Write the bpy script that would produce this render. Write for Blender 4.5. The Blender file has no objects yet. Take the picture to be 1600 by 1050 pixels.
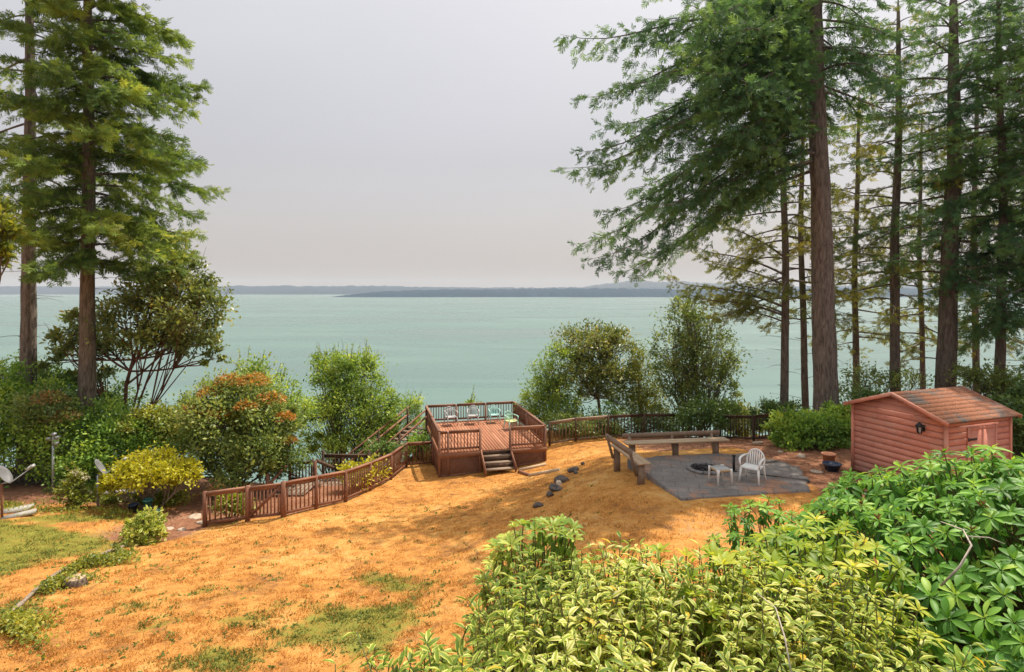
import bpy, math, random
import numpy as np
from mathutils import Vector, Matrix

# ------------------------------------------------------------------ camera, sky, sun, exposure
S = bpy.context.scene
C = S.collection
EYE = 45.0                     # eye height over the water (water is z = 0)
FPX = 900.0                    # focal length in pixels of the 1600 px wide photograph
HY = 455.0                     # row of the true horizon
cam = bpy.data.cameras.new("camera")
cam.sensor_width = 36.0
cam.lens = 36.0 * FPX / 1600.0
cam.shift_y = -(525.0 - HY) / 1600.0
cam.clip_start = 0.1
cam.clip_end = 60000.0
camo = bpy.data.objects.new("camera", cam)
camo.location = (0, 0, EYE)
camo.rotation_euler = (math.radians(90), 0, 0)
C.objects.link(camo)
S.camera = camo

SUN_EL, SUN_DIR = math.radians(59), Vector((0.71, 0.70))     # towards the sun, seen from above
az = math.atan2(SUN_DIR.x, SUN_DIR.y)
world = bpy.data.worlds.new("World")
S.world = world
world.use_nodes = True
wn, wl = world.node_tree.nodes, world.node_tree.links
bg = wn["Background"]
sky = wn.new("ShaderNodeTexSky")
sky.sky_type = 'NISHITA'
sky.sun_disc = False
sky.sun_elevation = SUN_EL
sky.sun_rotation = az
sky.altitude = 50
sky.air_density = 1.0
sky.dust_density = 6.0
sky.ozone_density = 1.0
smoke = wn.new("ShaderNodeMixRGB")
smoke.blend_type = 'MIX'
smoke.inputs[0].default_value = 0.72
tc = wn.new("ShaderNodeTexCoord"); sz = wn.new("ShaderNodeSeparateXYZ"); wl.new(tc.outputs["Generated"], sz.inputs[0])
veil = wn.new("ShaderNodeValToRGB"); wl.new(sz.outputs[2], veil.inputs[0])          # veil of wildfire smoke, browner near the horizon
for e_, (p_, c_) in zip([veil.color_ramp.elements[0], veil.color_ramp.elements[1], veil.color_ramp.elements.new(.22)], ((0., (.53, .475, .45, 1)), (.6, (.53, .565, .625, 1)), (.22, (.50, .482, .485, 1)))):
    e_.position = p_; e_.color = c_
vs = wn.new("ShaderNodeVectorMath"); vs.operation = 'SCALE'; vs.inputs[3].default_value = 10.; wl.new(veil.outputs[0], vs.inputs[0])
sm = wn.new("ShaderNodeMapping"); sm.inputs["Scale"].default_value = (1.1, 1.1, 3.2); wl.new(tc.outputs["Generated"], sm.inputs[0])      # drifting unevenness of the smoke
sn = wn.new("ShaderNodeTexNoise"); sn.inputs["Scale"].default_value = 1.6; sn.inputs["Detail"].default_value = 4; wl.new(sm.outputs[0], sn.inputs["Vector"])
sr = wn.new("ShaderNodeMapRange"); wl.new(sn.outputs[0], sr.inputs[0])
for i_, v_ in enumerate((.3, .7, 9.7, 10.3)): sr.inputs[i_ + 1].default_value = v_
wl.new(sr.outputs[0], vs.inputs[3])
wl.new(vs.outputs[0], smoke.inputs[2])
wl.new(sky.outputs[0], smoke.inputs[1])
wl.new(smoke.outputs[0], bg.inputs[0])
bg.inputs[1].default_value = 0.10

sun = bpy.data.lights.new("sun", 'SUN')
sun.energy = 4.4
sun.angle = math.radians(0.6)
sun.color = (1.0, 0.90, 0.76)
suno = bpy.data.objects.new("sun", sun)
d = Vector((math.sin(az) * math.cos(SUN_EL), math.cos(az) * math.cos(SUN_EL), math.sin(SUN_EL)))
suno.rotation_euler = d.to_track_quat('Z', 'Y').to_euler()
suno.location = (30, 20, 90)
C.objects.link(suno)

S.view_settings.view_transform = 'Standard'
S.view_settings.look = 'None'
S.view_settings.exposure = 0.45
S.view_settings.gamma = 1.0
S.cycles.max_bounces = 6
S.cycles.diffuse_bounces = 3
S.cycles.transmission_bounces = 3
S.cycles.volume_bounces = 0
S.cycles.use_denoising = True

R = np.random.RandomState
PI = math.pi

# ------------------------------------------------------------------ numpy mesh helpers
class MB:
    """collects boxes, beams, tubes and leaves, builds them as ONE mesh object"""
    def __init__(self):
        self.V, self.Q, self.T, self.A, self.UV, self.n = [], [], [], [], [], 0
    def add(self, V, quads=None, tris=None, rnd=0.5, uv=None):
        V = np.asarray(V, float).reshape(-1, 3)
        k = len(V)
        if quads is not None and len(quads): self.Q.append(np.asarray(quads, int).reshape(-1, 4) + self.n)
        if tris is not None and len(tris): self.T.append(np.asarray(tris, int).reshape(-1, 3) + self.n)
        self.V.append(V)
        self.A.append(np.broadcast_to(np.asarray(rnd, float), (k,)).copy())
        self.UV.append(np.zeros((k, 2)) if uv is None else np.asarray(uv, float).reshape(-1, 2))
        self.n += k
        return self
    def box(self, c, s, X=(1, 0, 0), Y=(0, 1, 0), Z=(0, 0, 1), rnd=0.5):
        X, Y, Z = [np.asarray(a, float) for a in (X, Y, Z)]
        c = np.asarray(c, float)
        V = [c + X * s[0] / 2 * a + Y * s[1] / 2 * b + Z * s[2] / 2 * g for a in (-1, 1) for b in (-1, 1) for g in (-1, 1)]
        return self.add(V, [[0, 1, 3, 2], [4, 6, 7, 5], [0, 4, 5, 1], [2, 3, 7, 6], [0, 2, 6, 4], [1, 5, 7, 3]], rnd=rnd)
    def beam(self, a, b, w, h, rnd=0.5, up=(0, 0, 1)):
        a, b = np.asarray(a, float), np.asarray(b, float)
        X = b - a; L = np.linalg.norm(X); X = X / L
        Y = np.cross(np.asarray(up, float), X)
        if np.linalg.norm(Y) < 1e-4: Y = np.cross((0, 1, 0), X)
        Y /= np.linalg.norm(Y); Z = np.cross(X, Y)
        return self.box((a + b) / 2, (L, w, h), X, Y, Z, rnd)
    def tube(self, pts, radii, sides=8, rnd=0.5, cap=True, wob=0.0, rs=None):
        P = np.asarray(pts, float); n = len(P)
        r = np.broadcast_to(np.asarray(radii, float), (n,))
        T = np.gradient(P, axis=0); T /= np.linalg.norm(T, axis=1)[:, None] + 1e-9
        ref = np.array((0., 0., 1.)) if abs(T[0][2]) < 0.9 else np.array((1., 0., 0.))
        N = np.cross(T, ref); N /= np.linalg.norm(N, axis=1)[:, None] + 1e-9
        B = np.cross(T, N)
        a = np.linspace(0, 2 * PI, sides, endpoint=False)
        rr = r[:, None] * np.ones((n, sides))
        if wob and rs is not None: rr = rr * (1 + wob * rs.uniform(-1, 1, (n, sides)))
        V = P[:, None, :] + rr[..., None] * (np.cos(a)[None, :, None] * N[:, None, :] + np.sin(a)[None, :, None] * B[:, None, :])
        i = np.arange(n - 1)[:, None] * sides; j = np.arange(sides)[None, :]; jn = (j + 1) % sides
        Q = np.stack([i + j, i + jn, i + sides + jn, i + sides + j], -1).reshape(-1, 4)
        V = V.reshape(-1, 3)
        tr = []
        if cap:
            V = np.vstack([V, P[0], P[-1]])
            k = n * sides
            for q in range(sides):
                tr.append([k, (q + 1) % sides, q]); tr.append([k + 1, (n - 1) * sides + q, (n - 1) * sides + (q + 1) % sides])
        return self.add(V, Q, tr, rnd)
    def lathe(self, prof, c, sides=20, rnd=0.5):
        c = np.asarray(c, float); a = np.linspace(0, 2 * PI, sides, endpoint=False)
        V = [(c[0] + r * math.cos(t), c[1] + r * math.sin(t), c[2] + z) for r, z in prof for t in a]
        Q = [[i * sides + j, i * sides + (j + 1) % sides, (i + 1) * sides + (j + 1) % sides, (i + 1) * sides + j]
             for i in range(len(prof) - 1) for j in range(sides)]
        return self.add(V, Q, rnd=rnd)
    def leaves(self, P, D, N, size, tmpl, width=1.0, rnd=None):
        """many copies of a leaf template: P base, D along, N normal (n,3), size (n,)"""
        n = len(P)
        if n == 0: return self
        tv, tq, tt = tmpl
        D = D / (np.linalg.norm(D, axis=1)[:, None] + 1e-9)
        X = np.cross(D, N); X /= np.linalg.norm(X, axis=1)[:, None] + 1e-9
        N2 = np.cross(X, D)
        s = np.broadcast_to(np.asarray(size, float), (n,))[:, None, None]
        w = np.broadcast_to(np.asarray(width, float), (n,))[:, None, None]
        V = P[:, None, :] + s * (tv[None, :, 0:1] * w * X[:, None, :] + tv[None, :, 1:2] * D[:, None, :] + tv[None, :, 2:3] * N2[:, None, :])
        k = len(tv); off = (np.arange(n) * k)[:, None, None]
        Q = (np.asarray(tq)[None] + off).reshape(-1, 4) if len(tq) else None
        T = (np.asarray(tt)[None] + off).reshape(-1, 3) if len(tt) else None
        r = np.full(n, .5) if rnd is None else rnd
        mx = np.abs(tv[:, 0]).max()
        uv = np.tile(np.stack([tv[:, 0] / mx, tv[:, 1]], 1), (n, 1))
        return self.add(V, Q, T, np.repeat(r, k), uv)
    def mesh(self, name, mat, origin=(0, 0, 0), smooth=False):
        V = np.vstack(self.V) - np.asarray(origin, float)
        Q = np.vstack(self.Q) if self.Q else np.zeros((0, 4), int)
        T = np.vstack(self.T) if self.T else np.zeros((0, 3), int)
        me = bpy.data.meshes.new(name)
        me.vertices.add(len(V)); me.vertices.foreach_set("co", V.astype(np.float32).ravel())
        nl = Q.size + T.size
        me.loops.add(nl); me.polygons.add(len(Q) + len(T))
        me.loops.foreach_set("vertex_index", np.concatenate([Q.ravel(), T.ravel()]).astype(np.int32))
        st = np.concatenate([np.arange(len(Q)) * 4, Q.size + np.arange(len(T)) * 3]).astype(np.int32)
        me.polygons.foreach_set("loop_start", st)
        if smooth: me.polygons.foreach_set("use_smooth", np.ones(len(Q) + len(T), bool))
        me.update(calc_edges=True)
        at = me.attributes.new("rnd", 'FLOAT', 'POINT'); at.data.foreach_set("value", np.concatenate(self.A).astype(np.float32))
        uv = np.vstack(self.UV)
        if np.any(uv):
            at = me.attributes.new("luv", 'FLOAT_VECTOR', 'POINT')
            at.data.foreach_set("vector", np.hstack([uv, np.zeros((len(uv), 1))]).astype(np.float32).ravel())
        if mat: me.materials.append(mat)
        return me

def tag(o, label=None, cat=None, group=None, kind=None):
    if label: o["label"] = label
    if cat: o["category"] = cat
    if group: o["group"] = group
    if kind: o["kind"] = kind
    return o

class Thing:
    """an Empty at the thing's base that parents its parts"""
    def __init__(self, name, label, cat, loc, group=None):
        self.o = bpy.data.objects.new(name, None); C.objects.link(self.o)
        self.loc = np.asarray(loc, float)
        self.o.location = tuple(self.loc); self.o.empty_display_size = 0.2
        tag(self.o, label, cat, group)
    def part(self, name, mb, mat, under=None, smooth=False, label=None):
        o = bpy.data.objects.new(name, mb.mesh(name, mat, self.loc, smooth)); C.objects.link(o)
        o.parent = under or self.o
        if label: o["label"] = label
        return o
    def repeat(self, o, delta, under=None):
        c = o.copy(); C.objects.link(c); c.parent = under or o.parent
        c.location = Vector(o.location) + Vector(delta)
        return c

def single(name, mb, mat, base, label=None, cat=None, group=None, kind=None, smooth=False):
    o = bpy.data.objects.new(name, mb.mesh(name, mat, base, smooth)); C.objects.link(o)
    o.location = tuple(base)
    return tag(o, label, cat, group, kind)

def at(px, py, dist):
    """point seen at photo pixel (px, py) when it stands `dist` metres in front of the eye"""
    return np.array(((px - 800.) / FPX * dist, dist, EYE - (py - HY) / FPX * dist))
def unit(v):
    v = np.asarray(v, float); return v / (np.linalg.norm(v, axis=-1, keepdims=True) + 1e-9)
def rdir(rs, n):
    return unit(rs.normal(size=(n, 3)))

# value noise for the ground
_NR = R(5).uniform(0, 1, (256, 256))
def vnoise(x, y):
    xi, yi = np.floor(x).astype(int), np.floor(y).astype(int)
    fx, fy = x - xi, y - yi
    fx, fy = fx * fx * (3 - 2 * fx), fy * fy * (3 - 2 * fy)
    g = lambda a, b: _NR[a % 256, b % 256]
    return (g(xi, yi) * (1 - fx) + g(xi + 1, yi) * fx) * (1 - fy) + (g(xi, yi + 1) * (1 - fx) + g(xi + 1, yi + 1) * fx) * fy
def fbm(x, y, o=4):
    s, a, t = 0, .5, 0
    for k in range(o):
        s = s + a * vnoise(x * 2 ** k + 17 * k, y * 2 ** k + 31 * k); t += a; a *= .5
    return s / t

# ------------------------------------------------------------------ materials
def newmat(name):
    m = bpy.data.materials.new(name); m.use_nodes = True
    nt = m.node_tree
    return m, nt.nodes, nt.links, nt.nodes["Principled BSDF"]
def ramp(n, stops):
    r = n.new("ShaderNodeValToRGB"); e = r.color_ramp.elements
    while len(e) < len(stops): e.new(0.5)
    for q, (p, c) in zip(e, stops): q.position = p; q.color = (*c, 1)
    return r
def attr(n, name):
    a = n.new("ShaderNodeAttribute"); a.attribute_name = name; return a
def noise(n, l, scale, detail=4, rough=.6, vec=None, dist=0):
    t = n.new("ShaderNodeTexNoise"); t.inputs["Scale"].default_value = scale
    t.inputs["Detail"].default_value = detail; t.inputs["Roughness"].default_value = rough; t.inputs["Distortion"].default_value = dist
    if vec is not None: l.new(vec, t.inputs["Vector"])
    return t
def mixc(n, l, f, a, b, mode='MIX'):
    m = n.new("ShaderNodeMixRGB"); m.blend_type = mode
    for i, v in ((0, f), (1, a), (2, b)):
        if hasattr(v, "is_output"): l.new(v, m.inputs[i])
        elif i == 0: m.inputs[0].default_value = v
        else: m.inputs[i].default_value = (*v, 1)
    return m.outputs[0]
def math_(n, l, op, a, b=None, clamp=False):
    m = n.new("ShaderNodeMath"); m.operation = op; m.use_clamp = clamp
    for i, v in ((0, a), (1, b)):
        if v is None: continue
        if hasattr(v, "is_output"): l.new(v, m.inputs[i])
        else: m.inputs[i].default_value = v
    return m.outputs[0]
def maprange(n, l, v, a, b, c=0., d=1.):
    m = n.new("ShaderNodeMapRange"); l.new(v, m.inputs[0])
    for i, q in enumerate((a, b, c, d)): m.inputs[i + 1].default_value = q
    return m.outputs[0]
def bump(n, l, h, strength, dist, bs):
    b = n.new("ShaderNodeBump"); b.inputs["Strength"].default_value = strength; b.inputs["Distance"].default_value = dist
    l.new(h, b.inputs["Height"]); l.new(b.outputs[0], bs.inputs["Normal"])
def stretch(n, l, sc):
    g = n.new("ShaderNodeNewGeometry"); m = n.new("ShaderNodeMapping"); m.inputs["Scale"].default_value = sc
    l.new(g.outputs["Position"], m.inputs[0]); return m.outputs[0]

def leafmat(name, stops, trans=.35, rough=.45, spec=.4, patch=1.2, mixp=.4, tboost=(1.25, 1.15, .6), sat=1.0):
    m, n, l, bs = newmat(name)
    a = attr(n, "rnd")
    g = n.new("ShaderNodeNewGeometry")
    t = noise(n, l, patch, 3, .6, g.outputs["Position"])
    tn = maprange(n, l, t.outputs[0], .3, .7)
    f = math_(n, l, 'ADD', math_(n, l, 'MULTIPLY', a.outputs["Fac"], 1 - mixp), math_(n, l, 'MULTIPLY', tn, mixp))
    r = ramp(n, stops); l.new(f, r.inputs[0])
    l.new(r.outputs[0], bs.inputs["Base Color"])
    bs.inputs["Roughness"].default_value = rough; bs.inputs["Specular IOR Level"].default_value = spec
    tr = n.new("ShaderNodeBsdfTranslucent")
    l.new(mixc(n, l, 1.0, r.outputs[0], tboost, 'MULTIPLY'), tr.inputs[0])
    mx = n.new("ShaderNodeMixShader"); mx.inputs[0].default_value = trans
    l.new(bs.outputs[0], mx.inputs[1]); l.new(tr.outputs[0], mx.inputs[2])
    l.new(mx.outputs[0], n["Material Output"].inputs[0])
    return m

def woodmat(name, c0, c1, c2, rough=.75, sc=(9, 9, 60)):
    """stained, weathered timber: grain, a per-board shift and grey wear"""
    m, n, l, bs = newmat(name)
    v = stretch(n, l, (4, 4, 4))
    t = noise(n, l, 3.0, 6, .65, v, .6)
    t2 = noise(n, l, .9, 3, .6, v)
    a = attr(n, "rnd")
    oi = n.new("ShaderNodeObjectInfo")
    f = math_(n, l, 'ADD', math_(n, l, 'MULTIPLY', t.outputs[0], .6), math_(n, l, 'MULTIPLY', math_(n, l, 'ADD', a.outputs["Fac"], oi.outputs["Random"]), .22))
    r = ramp(n, [(.25, c0), (.52, c1), (.8, c2)]); l.new(f, r.inputs[0])
    wear = maprange(n, l, t2.outputs[0], .58, .72, 0, .55)
    l.new(mixc(n, l, wear, r.outputs[0], (.26, .17, .12)), bs.inputs["Base Color"])
    bs.inputs["Roughness"].default_value = rough; bs.inputs["Specular IOR Level"].default_value = .3
    bump(n, l, t.outputs[0], .35, .01, bs)
    return m

def plain(name, col, rough=.5, var=.15, scale=8, metal=0., spec=.5, bumps=0.):
    m, n, l, bs = newmat(name)
    g = n.new("ShaderNodeNewGeometry")
    t = noise(n, l, scale, 5, .65, g.outputs["Position"])
    r = ramp(n, [(.3, tuple(max(0, c * (1 - var)) for c in col)), (.7, tuple(min(1, c * (1 + var)) for c in col))])
    l.new(t.outputs[0], r.inputs[0]); l.new(r.outputs[0], bs.inputs["Base Color"])
    bs.inputs["Roughness"].default_value = rough; bs.inputs["Metallic"].default_value = metal
    bs.inputs["Specular IOR Level"].default_value = spec
    if bumps: bump(n, l, t.outputs[0], bumps, .02, bs)
    return m

def barkmat(name, dark, light, moss=0.0, scale=1.0):
    m, n, l, bs = newmat(name)
    v = stretch(n, l, (7 * scale, 7 * scale, 1.3 * scale))
    t = noise(n, l, 1.6, 7, .7, v, .8)
    t2 = noise(n, l, .6, 3, .6, stretch(n, l, (1, 1, .6)))
    r = ramp(n, [(.32, dark), (.5, tuple((a + b) / 2 for a, b in zip(dark, light))), (.66, light)]); l.new(t.outputs[0], r.inputs[0])
    col = r.outputs[0]
    if moss: col = mixc(n, l, maprange(n, l, t2.outputs[0], .5, .68, 0, moss), col, (.07, .085, .03))
    l.new(col, bs.inputs["Base Color"])
    bs.inputs["Roughness"].default_value = .9; bs.inputs["Specular IOR Level"].default_value = .15
    bump(n, l, t.outputs[0], .9, .06, bs)
    return m

M = {}
M['deckwood'] = woodmat('deck_red_stain', (.13, .063, .04), (.235, .115, .072), (.34, .195, .13))
M['floorwood'] = woodmat('deck_floor_boards', (.25, .088, .045), (.36, .14, .07), (.45, .205, .11))
M['fencewood'] = woodmat('fence_red_stain', (.13, .055, .034), (.235, .103, .06), (.34, .175, .11))
M['oldwood'] = woodmat('grey_weathered_timber', (.14, .095, .065), (.24, .17, .12), (.36, .27, .20))
M['palewood'] = woodmat('pale_timber', (.36, .25, .15), (.48, .35, .22), (.56, .43, .30))
M['darkwood'] = woodmat('dark_brown_timber', (.05, .03, .018), (.085, .05, .03), (.13, .085, .05))  # plain dark brown; also stands in for shade on risers and crawl-space board
M['white'] = plain('white_plastic', (.78, .78, .76), .35, .06, 6)
M['mint'] = plain('mint_plastic', (.42, .70, .58), .35, .08, 6)
M['aqua'] = plain('aqua_plastic', (.36, .62, .58), .4, .08, 6)
M['lime'] = plain('pale_yellow_green_plastic', (.62, .72, .32), .4, .08, 6)
M['greychair'] = plain('grey_white_plastic', (.42, .42, .42), .45, .12, 6)
M['metal'] = plain('galvanised_metal', (.42, .44, .46), .45, .2, 20, .5)
M['black'] = plain('black_metal', (.02, .02, .022), .45, .3, 20, .3)
M['dish'] = plain('satellite_dish_paint', (.17, .17, .175), .5, .12, 5)
M['rust'] = plain('rusty_steel', (.25, .1, .05), .75, .35, 14, .1)
M['rock'] = plain('dark_rock', (.095, .078, .068), .9, .65, 7, bumps=1.)
M['palerock'] = plain('pale_rock', (.42, .33, .25), .85, .3, 6, bumps=.8)
M['conc'] = plain('old_concrete', (.36, .34, .30), .9, .25, 5, bumps=.4)
M['terracotta'] = plain('terracotta', (.50, .22, .12), .8, .2, 8)
M['glaze'] = plain('teal_glaze', (.04, .20, .20), .2, .4, 9)
M['navy'] = plain('dark_blue_glaze', (.03, .05, .10), .25, .3, 9)
M['ash'] = plain('charred_ash', (.03, .028, .027), .95, .6, 14, bumps=1)
M['ring'] = plain('fire_ring_stone', (.20, .185, .18), .9, .3, 9, bumps=.6)
M['bark'] = barkmat('fir_bark', (.06, .049, .042), (.27, .22, .185))
M['barkl'] = barkmat('mossy_fir_bark', (.06, .046, .036), (.27, .21, .165), .6)
M['barkred'] = barkmat('madrona_bark', (.09, .045, .03), (.26, .12, .078), 0, 1.2)
M['twig'] = barkmat('grey_brown_twigs', (.09, .07, .05), (.24, .19, .15))
M['deadtwig'] = plain('bleached_dead_wood', (.50, .42, .34), .85, .3, 25)
M['greenstem'] = plain('green_brown_stems', (.15, .14, .055), .7, .4, 12)
M['paletwig'] = barkmat('pale_dry_twigs', (.2, .15, .11), (.42, .34, .27))
# ------------------------------------------------------------------ ground
CP = np.array([
 (-9.49,17.8,7.32),(-8.21,17.9,7.14),(-7.02,17.7,6.94),(-5.72,19.8,7.24),(-4.96,23.6,7.74),(-4.69,25.6,7.79),(-3.58,26.2,7.92),
 (-3.07,24,7.78),(-1.04,23.4,7.53),(.17,24,7.5),(1.54,25,7.43),(2.1,27,7.1),(4,26.5,7.0),(2.9,22,6.4),(.6,21.6,6.95),
 (1.63,18.55,6.12),(1.3,17.3,6.08),(.75,16.05,6.0),(2.16,20,6.25),(2.9,18.5,5.75),(2.4,16.5,5.6),(-2.05,18.3,6.85),(-1.34,12.1,6.0),(-1.0,8.9,5.4),(-6.2,9.25,5.6),(-9.9,12.7,6.3),(-14.2,18.3,7.0),
 (-17,21,7.45),(-13.4,15,6.6),(-10,20,7.5),(-14,23,7.75),(3.6,16.5,5.42),(3.2,17.8,5.55),(4.3,14.6,5.3),(6.5,18.7,5.3),(6.5,16,5.3),(7.7,15.4,5.3),(8.5,18,5.3),
 (10,17,5.3),(11,14.6,5.3),(13.5,15.5,5.3),(12.8,18.5,5.35),(12.5,22.5,5.5),(8,25,6.55),(6,22,6.0),(10,28,7.0),(8.3,28,7.0),(5,28.5,7.1),(10.5,24.5,6.4),(11,23.2,5.9),(5,7,4.9),(10,8,4.9),(0,6,5.1),(0,0,4.9),(-6,4,5.1),
 (-15,8,6.0),(-25,15,6.8),(-30,25,7.6),(20,10,5.0),(25,25,5.6),(-40,0,6),(40,0,5),(0,-12,4.7),(-4.5,30,8.0),(0,31,7.6),(-2.2,14.5,6.45),(2,12.5,5.3),(2.6,15,5.4),(-5,14,6.4)])
def _phi(r2): return np.where(r2 > 0, r2 * np.log(r2 + 1e-12) * .5, 0.)
def _fit():
    X = CP[:, :2] / 10; n = len(X)
    K = _phi(((X[:, None] - X[None]) ** 2).sum(-1)) + np.eye(n) * .01
    Pm = np.hstack([np.ones((n, 1)), X])
    A = np.block([[K, Pm], [Pm.T, np.zeros((3, 3))]])
    return X, np.linalg.solve(A, np.concatenate([CP[:, 2], np.zeros(3)]))
_CX, _CW = _fit()
EDGE = np.array([(-90,28),(-30,27),(-20,26.5),(-13,25.5),(-10.2,24.2),(-8.5,23.9),(-7,23.8),(-6.2,24.2),(-5.4,26.2),(-4.8,29.5),(-3,32),(1,32.5),(5,30.5),(9,28.5),(14,27.5),(20,27),(90,27)], float)
def ground_z(x, y):
    x, y = np.asarray(x, float), np.asarray(y, float)
    sh = np.broadcast(x, y).shape
    xf, yf = np.broadcast_to(x, sh).ravel(), np.broadcast_to(y, sh).ravel()
    xc, yc = np.clip(xf, -42, 42), np.clip(yf, -12, 34)
    Xq = np.stack([xc, yc], 1) / 10
    h = np.empty(len(xf))
    for i in range(0, len(xf), 20000):
        q = Xq[i:i + 20000]
        h[i:i + 20000] = _phi(((q[:, None] - _CX[None]) ** 2).sum(-1)) @ _CW[:-3] + _CW[-3] + q @ _CW[-2:]
    z = EYE - h
    # the low bank that edges the upper terrace near the fire pit
    over = yf - np.interp(xf, EDGE[:, 0], EDGE[:, 1])
    drop = .95 * np.log1p(np.exp(np.clip(over * 2.2, -30, 30))) / 2.2
    drop = np.where(over * 2.2 > 30, .95 * over, drop)
    z = z - drop + .035 * (fbm(xf * .9, yf * .9) - .5)
    z = np.maximum(z, -4)
    return z.reshape(sh)
def gz(x, y): return float(ground_z(np.array([x]), np.array([y]))[0])
def gp(x, y): return np.array((x, y, gz(x, y)))
def gpx(px, dist):
    x = (px - 800) / FPX * dist
    return gp(x, dist)

def sstep(a, b, v):
    t = np.clip((v - a) / (b - a), 0, 1); return t * t * (3 - 2 * t)
def green_mask(x, y):
    g = np.zeros_like(x)
    for cx, cy, rx, ry, s in ((-2.6,9.8,1.7,1.3,1.15),(-2.2,12.0,1.5,1.0,.8),(-4.0,10.6,1.6,1.0,.7),(-12.6,14.8,2.0,2.4,1.3),(-14.5,15.6,2.6,2.4,1.4),(-4.4,8.6,1.4,.9,.5),(-1.2,12.6,1.5,1.1,.5),(-9.6,11.0,2.2,1.7,.55),(-4.6,10.6,4.6,2.6,.42),(-1.6,11.4,1.9,2.2,.5),(-8.0,9.6,2.4,1.6,.5),
                              (-5.4,10.2,1.6,1.4,.38),(-12.5,18.2,2.2,.7,.7),(-7.0,12.4,2.4,1.2,.36),(-.6,10.6,1.0,.8,.6)):
        g = np.maximum(g, s * np.exp(-(((x - cx) / rx) ** 2 + ((y - cy) / ry) ** 2)))
    n = fbm(x * 1.3 + 9, y * 1.3, 5)
    return np.clip(sstep(.34, .85, g * .9 + (n - .5) * 1.35), 0, 1)
def dirt_mask(x, y):
    """bare soil and bark mulch: under the hedge, round the patio, under the firs"""
    n = (fbm(x * .7 + 3, y * .7 + 8, 4) - .5) * 2.4
    a = sstep(18.4, 20.0, y + n * .8 + np.where(x < -12, 0, -50)) # left bed under the hedge
    b = sstep(.2, 1.2, (y - 15.2 - (x + 9.5) * -.15) + n * .6) * sstep(-12.5, -10.6, x + n * .4) * sstep(-9.2, -9.6, x)  # by the fence end
    c = sstep(7.3, 8.3, x + n * .5) * sstep(11, 13, y)                # round patio, shed, firs
    e = sstep(19.6, 21.0, y + n * .5) * sstep(4.5, 6.2, x + n * .5)
    f = sstep(0, .8, y - np.interp(x, EDGE[:, 0], EDGE[:, 1]) + 1.2)
    h = sstep(2.5, 4.2, x + n * .4) * sstep(9.5, 7.5, y)
    h = np.maximum(h, sstep(.3, -.3, y - np.interp(x, [-1.6, -.9, -.2, .3, 1.2, 2.2, 3.0, 5, 9.6], [3.15, 3.75, 4.3, 5.4, 6.3, 6.3, 7.8, 9.2, 8])) * sstep(-1.7, -1.2, x))
    k = np.exp(-(((x - 5.2) / 3.4) ** 2 + ((y - 13.0) / 1.7) ** 2)) * .35
    g = sstep(.1, .5, y - np.interp(x, [-9.5, -8.2, -7.0, -5.7, -5.0, -4.7], [17.8, 17.9, 17.7, 19.8, 23.6, 25.6])) * sstep(-9.8, -9.4, x) * sstep(-4.6, -4.75, x)  # behind the garden fence: dirt, with its brownish shade put into the colour
    return np.clip(np.maximum.reduce([a, b, c, e, f, g, h, k]), 0, 1)

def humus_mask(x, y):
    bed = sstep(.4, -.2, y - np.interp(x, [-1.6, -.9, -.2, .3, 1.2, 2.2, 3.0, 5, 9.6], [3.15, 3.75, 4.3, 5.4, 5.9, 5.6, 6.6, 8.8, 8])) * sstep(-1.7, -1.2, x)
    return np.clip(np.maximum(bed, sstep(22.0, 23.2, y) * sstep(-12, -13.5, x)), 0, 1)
def axis(lo, f0, f1, hi, fine, coarse):
    return np.concatenate([np.arange(lo, f0, coarse), np.arange(f0, f1, fine), np.arange(f1, hi + coarse, coarse)])
gx, gy = axis(-100, -26, 26, 100, .2, 3.0), axis(-14, 4, 36, 100, .2, 2.0)
GX, GY = np.meshgrid(gx, gy, indexing='ij')
GZ = ground_z(GX, GY)
GZ = GZ + .03 * (fbm(GX * 5, GY * 5, 3) - .5)
nx, ny = GX.shape
ii, jj = np.meshgrid(np.arange(nx - 1), np.arange(ny - 1), indexing='ij')
q = np.stack([ii * ny + jj, (ii + 1) * ny + jj, (ii + 1) * ny + jj + 1, ii * ny + jj + 1], -1).reshape(-1, 4)
mb = MB(); mb.add(np.stack([GX, GY, GZ], -1), q)
m, n, l, bs = newmat('lawn_and_soil')
pos = n.new("ShaderNodeNewGeometry").outputs["Position"]
t1 = noise(n, l, .55, 4, .6, pos); t2 = noise(n, l, 4.0, 7, .78, pos, .5); t3 = noise(n, l, 34, 4, .7, pos)
f = math_(n, l, 'ADD', math_(n, l, 'MULTIPLY', t1.outputs[0], .42), math_(n, l, 'ADD', math_(n, l, 'MULTIPLY', t2.outputs[0], .62), math_(n, l, 'MULTIPLY', t3.outputs[0], .12)))
dry = ramp(n, [(.42, (.15, .085, .03)), (.49, (.38, .175, .055)), (.56, (.58, .262, .066)), (.65, (.68, .36, .105)), (.76, (.68, .46, .20))]); l.new(f, dry.inputs[0])
grn = ramp(n, [(.3, (.08, .13, .02)), (.55, (.17, .235, .035)), (.75, (.30, .32, .06))]); l.new(t2.outputs[0], grn.inputs[0])
soil = ramp(n, [(.3, (.085, .045, .028)), (.48, (.20, .095, .055)), (.6, (.32, .15, .085)), (.72, (.42, .24, .15))]); l.new(f, soil.inputs[0])
ga, da = attr(n, "green"), attr(n, "dirt")
br = math_(n, l, 'MULTIPLY', math_(n, l, 'SUBTRACT', t2.outputs[0], .5), 2.0)
gf = maprange(n, l, math_(n, l, 'ADD', ga.outputs["Fac"], br), .3, .95)
df = maprange(n, l, math_(n, l, 'ADD', da.outputs["Fac"], br), .3, .7)
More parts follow.
